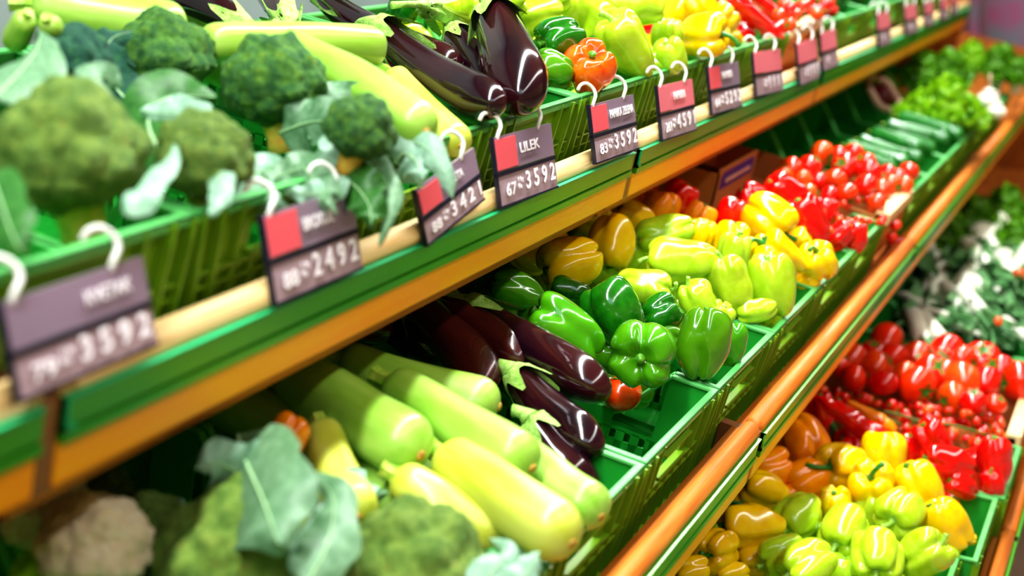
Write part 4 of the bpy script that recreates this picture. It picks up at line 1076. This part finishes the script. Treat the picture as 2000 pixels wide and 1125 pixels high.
TP = [(1732, 668, 62, 'large red tomato highest at the left of the bottom shelf pile'), (1742, 700, 54, 0), (1662, 702, 54, 0), (1712, 718, 56, 0), (1668, 738, 44, 0), (1790, 698, 56, 0), (1848, 690, 62, 'red tomato highest at the middle of the bottom shelf pile'), (1792, 752, 60, 0), (1822, 728, 60, 0), (1850, 735, 56, 0),
      (1880, 745, 66, 0), (1918, 702, 60, 'glossy red tomato right of the middle of the bottom pile'), (1925, 750, 56, 0), (1988, 745, 62, 'red tomato at the right edge resting on the crate rim'), (1950, 722, 50, 0), (1765, 735, 50, 0), (1725, 748, 46, 0), (1860, 775, 48, 0), (1900, 785, 44, 0), (1835, 700, 48, 0), (1640, 715, 40, 0), (1945, 790, 34, 0), (1705, 690, 44, 0), (1880, 705, 50, 0)]
for i, (x, y, d, lb) in enumerate(TP): tomato(T3, x, y, d * 1.28, .05 if i % 2 == 0 else .045, lb or 'red tomato in the pile on the bottom shelf', 'tomatoes piled on the bottom shelf')
# leeks and spring onions
LK = {}
def leek(T, x0, y0, c0, x1, y1, c1, label, group, v=0):
    p = T.px(x0, y0, c0); q = T.px(x1, y1, c1); L = (q - p).length
    if v not in LK:
        b = MB(); b.tube([(0, 0, 0), (0, 0, .03), (0.005, 0, .25), (0.01, 0, .5)], [.035, .06, .048, .045], 14)
        g = MB()
        for k in range(7):
            a = k * .9 + v; leaf_into(g, [(0.01, 0, .42), (0.02 * math.cos(a), .02 * math.sin(a), .6), (.05 * math.cos(a), .05 * math.sin(a), .8), (.1 * math.cos(a), .1 * math.sin(a) , .98)], .04, (math.sin(a), -math.cos(a), .2), ruf=.05, n=12, m_=6, seed=k, lob=.02, shape=.6)
        r = MB()
        for k in range(10):
            a = k * .63; r.tube([(0.01 * math.cos(a), .01 * math.sin(a), 0), (.03 * math.cos(a), .03 * math.sin(a), -.05)], .004, 5)
        LK[v] = (b.mesh('shaft', m_leekw, True), g.mesh('leek_leaves', m_leekg, True), r.mesh('roots', m_leekw, True))
    o = link('leek', LK[v][0], None, frame(p, q - p, v, L)); link('leaves', LK[v][1], o); link('roots', LK[v][2], o)
    return tag(o, label, 'leek', group)
rng = random.Random(12)
for i in range(60):
    x = 1790 + rng.uniform(0, 230); y = 655 - rng.uniform(0, 230)
    ang = math.radians(rng.choice([300, 320, 335, 250, 350]) + rng.uniform(-12, 12))
    leek(T3, x - math.cos(ang) * 40, y + math.sin(ang) * 40, (cc := rng.uniform(-.03, .06)), x + math.cos(ang) * 80, y - math.sin(ang) * 80, cc, 'white and green leek in the blurred heap at the right edge', 'leeks on the bottom shelf', i % 3)
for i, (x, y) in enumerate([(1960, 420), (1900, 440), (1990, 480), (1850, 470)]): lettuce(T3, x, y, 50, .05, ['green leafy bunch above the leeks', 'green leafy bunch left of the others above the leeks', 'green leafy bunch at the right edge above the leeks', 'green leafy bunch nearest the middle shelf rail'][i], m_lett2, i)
for i, (x, y, d) in enumerate([(1745, 495, 26), (1990, 535, 26), (1950, 628, 20)]): tomato(T3, x, y, d, .1, ['small red tomato under the middle shelf rail', 'small red tomato among the leeks at the right edge', 'small orange-red tomato lying on the dark leeks'][i], None, v=1)

# filler layers deep in each crate
rng = random.Random(21)
def filler(T, k, col, shp, label, group, n=(3, 4), size=.085, c=-.08, b0=.08, b1=.42):
    if T is T2 and k == 3: b0, c = .17, -.1
    for i in range(n[0]):
        for j in range(n[1]):
            a = (k - 1) * PW + PW * (i + .5) / n[0] + rng.uniform(-.01, .01); bb = b0 + (b1 - b0) * j / (n[1] - 1) + rng.uniform(-.01, .01)
            pepper(col, shp, 0, 0, 0, rng.uniform(0, 360), rng.uniform(-20, 40), 0, label, T, 's', group, world=T.at(a, bb, c + rng.uniform(-.01, .01) + .04 * j / n[1]), size=size)
for T, k, col, shp, nm in [(T1, 4, 'l', 'b4', 'top shelf crate behind the orange-red pepper'), (T1, 5, 'l', 'b3', 'top shelf light green crate'), (T1, 6, 'y', 'b4', 'top shelf yellow crate'), (T1, 7, 'r', 'mid', 'top shelf red crate'),
                      (T2, 3, 'g', 'b4', 'middle shelf dark green crate'), (T2, 4, 'l', 'b3', 'middle shelf light green crate'), (T2, 5, 'y', 'b4', 'middle shelf yellow crate'), (T2, 6, 'r', 'b3', 'middle shelf red crate'),
                      (T3, 0, 'l', 'b3', 'bottom shelf light green crate'), (T3, -1, 'l', 'b3', 'bottom shelf crate nearest the camera'), (T3, 1, 'y', 'b4', 'bottom shelf yellow crate'), (T3, 2, 'r', 'b3', 'bottom shelf red crate')]:
    cn = {'g': 'green', 'l': 'light green', 'y': 'yellow', 'r': 'red'}[col]
    filler(T, k, col, shp, cn + ' bell pepper low in the ' + nm, cn + ' peppers in the lower layer of the ' + nm)

# ================================================================== people far behind
def person(loc, h, top, leg, label, yaw=0):
    me = bpy.data.meshes.new('person'); bm = bmesh.new()
    J = {'pel': (0, 0, .53, .085, .06), 'wst': (0, 0, .62, .075, .055), 'cst': (0, 0, .74, .095, .06), 'nck': (0, 0, .84, .03, .03), 'hd0': (0, 0.005, .89, .04, .045), 'hd1': (0, 0.005, .95, .045, .052), 'hd2': (0, 0, .985, .025, .03)}
    for s, n in ((-1, 'l'), (1, 'r')):
        J['hp' + n] = (s * .05, 0, .5, .055, .055); J['kn' + n] = (s * .055, .01, .28, .036, .036); J['an' + n] = (s * .055, 0, .05, .024, .026); J['ft' + n] = (s * .06, -.07, .02, .022, .016)
        J['sh' + n] = (s * .11, 0, .80, .035, .035); J['el' + n] = (s * .135, .01, .63, .026, .026); J['wr' + n] = (s * .13, -.06, .5, .016, .016); J['hn' + n] = (s * .13, -.09, .47, .018, .012)
    Ed = [('pel', 'wst'), ('wst', 'cst'), ('cst', 'nck'), ('nck', 'hd0'), ('hd0', 'hd1'), ('hd1', 'hd2')]
    for n in 'lr': Ed += [('pel', 'hp' + n), ('hp' + n, 'kn' + n), ('kn' + n, 'an' + n), ('an' + n, 'ft' + n), ('cst', 'sh' + n), ('sh' + n, 'el' + n), ('el' + n, 'wr' + n), ('wr' + n, 'hn' + n)]
    idx = {k: bm.verts.new((v[0] * h, v[1] * h, v[2] * h)) for k, v in J.items()}
    for a_, b_ in Ed: bm.edges.new((idx[a_], idx[b_]))
    bm.to_mesh(me); bm.free()
    o = link('person', me); o.location = loc; o.rotation_euler = (0, 0, yaw)
    sm = o.modifiers.new('skin', 'SKIN'); names = list(J)
    for i, k in enumerate(names):
        me.skin_vertices[0].data[i].radius = (J[k][3] * h, J[k][4] * h)
    me.skin_vertices[0].data[0].use_root = True
    ss = o.modifiers.new('sub', 'SUBSURF'); ss.levels = ss.render_levels = 2
    me.materials.append(mat('skin_tone', G(206, 150, 120), G(196, 140, 110), 4, .5))
    def cloth(name, z0, z1, rx, ry, m):
        b = MB(); vs = []; n = 20
        for k in range(9):
            t = k / 8; z = z0 + (z1 - z0) * t
            q = 1 + .18 * math.sin(PI * t)
            for j in range(n):
                a = 2 * PI * j / n; vs.append((rx * q * math.cos(a) * h, ry * q * math.sin(a) * h, z * h))
        b.add(vs, [(k * n + j, k * n + (j + 1) % n, (k + 1) * n + (j + 1) % n, (k + 1) * n + j) for k in range(8) for j in range(n)])
        link(name, b.mesh(name, m, True), o)
    cloth('jacket', .46, .83, .105, .075, top)
    for s in (-1, 1):
        b = MB(); b.tube([(s * .05 * h, 0, .52 * h), (s * .055 * h, .008 * h, .28 * h), (s * .055 * h, 0, .04 * h)], [.066 * h, .048 * h, .04 * h], 14); link('trouser_leg', b.mesh('leg', leg, True), o)
        b = MB(); b.tube([(s * .105 * h, 0, .81 * h), (s * .136 * h, .01 * h, .63 * h), (s * .131 * h, -.055 * h, .51 * h)], [.042 * h, .034 * h, .026 * h], 12); link('sleeve', b.mesh('sleeve', top, True), o)
    bmh = bmesh.new(); bmesh.ops.create_uvsphere(bmh, u_segments=20, v_segments=12, radius=.058 * h)
    for v in bmh.verts: v.co = (v.co.x * .95, v.co.y + .012 * h, v.co.z * 1.15 + .955 * h)
    hm = bpy.data.meshes.new('hair'); bmh.to_mesh(hm); bmh.free(); hm.materials.append(mat('hair_brown', G(60, 40, 30), G(40, 26, 20), 9, .6)); link('hair', hm, o)
    return tag(o, label, 'person')
person(D(1900, 100, 9.5).xy.to_3d(), 1.72, mat('jacket_violet', G(120, 90, 150), G(150, 110, 90), 3, .7), mat('trousers_dark', G(70, 60, 90), G(60, 50, 70), 3, .7), 'blurred person in a violet jacket beyond the far end of the shelves', -1.9)
person(D(1985, 100, 9.0).xy.to_3d(), 1.70, mat('jacket_teal', G(120, 170, 180), G(200, 110, 160), 3, .7), mat('trousers_blue', G(90, 140, 160), G(80, 120, 140), 3, .7), 'blurred person in a pale blue and pink top at the right edge', -1.7)
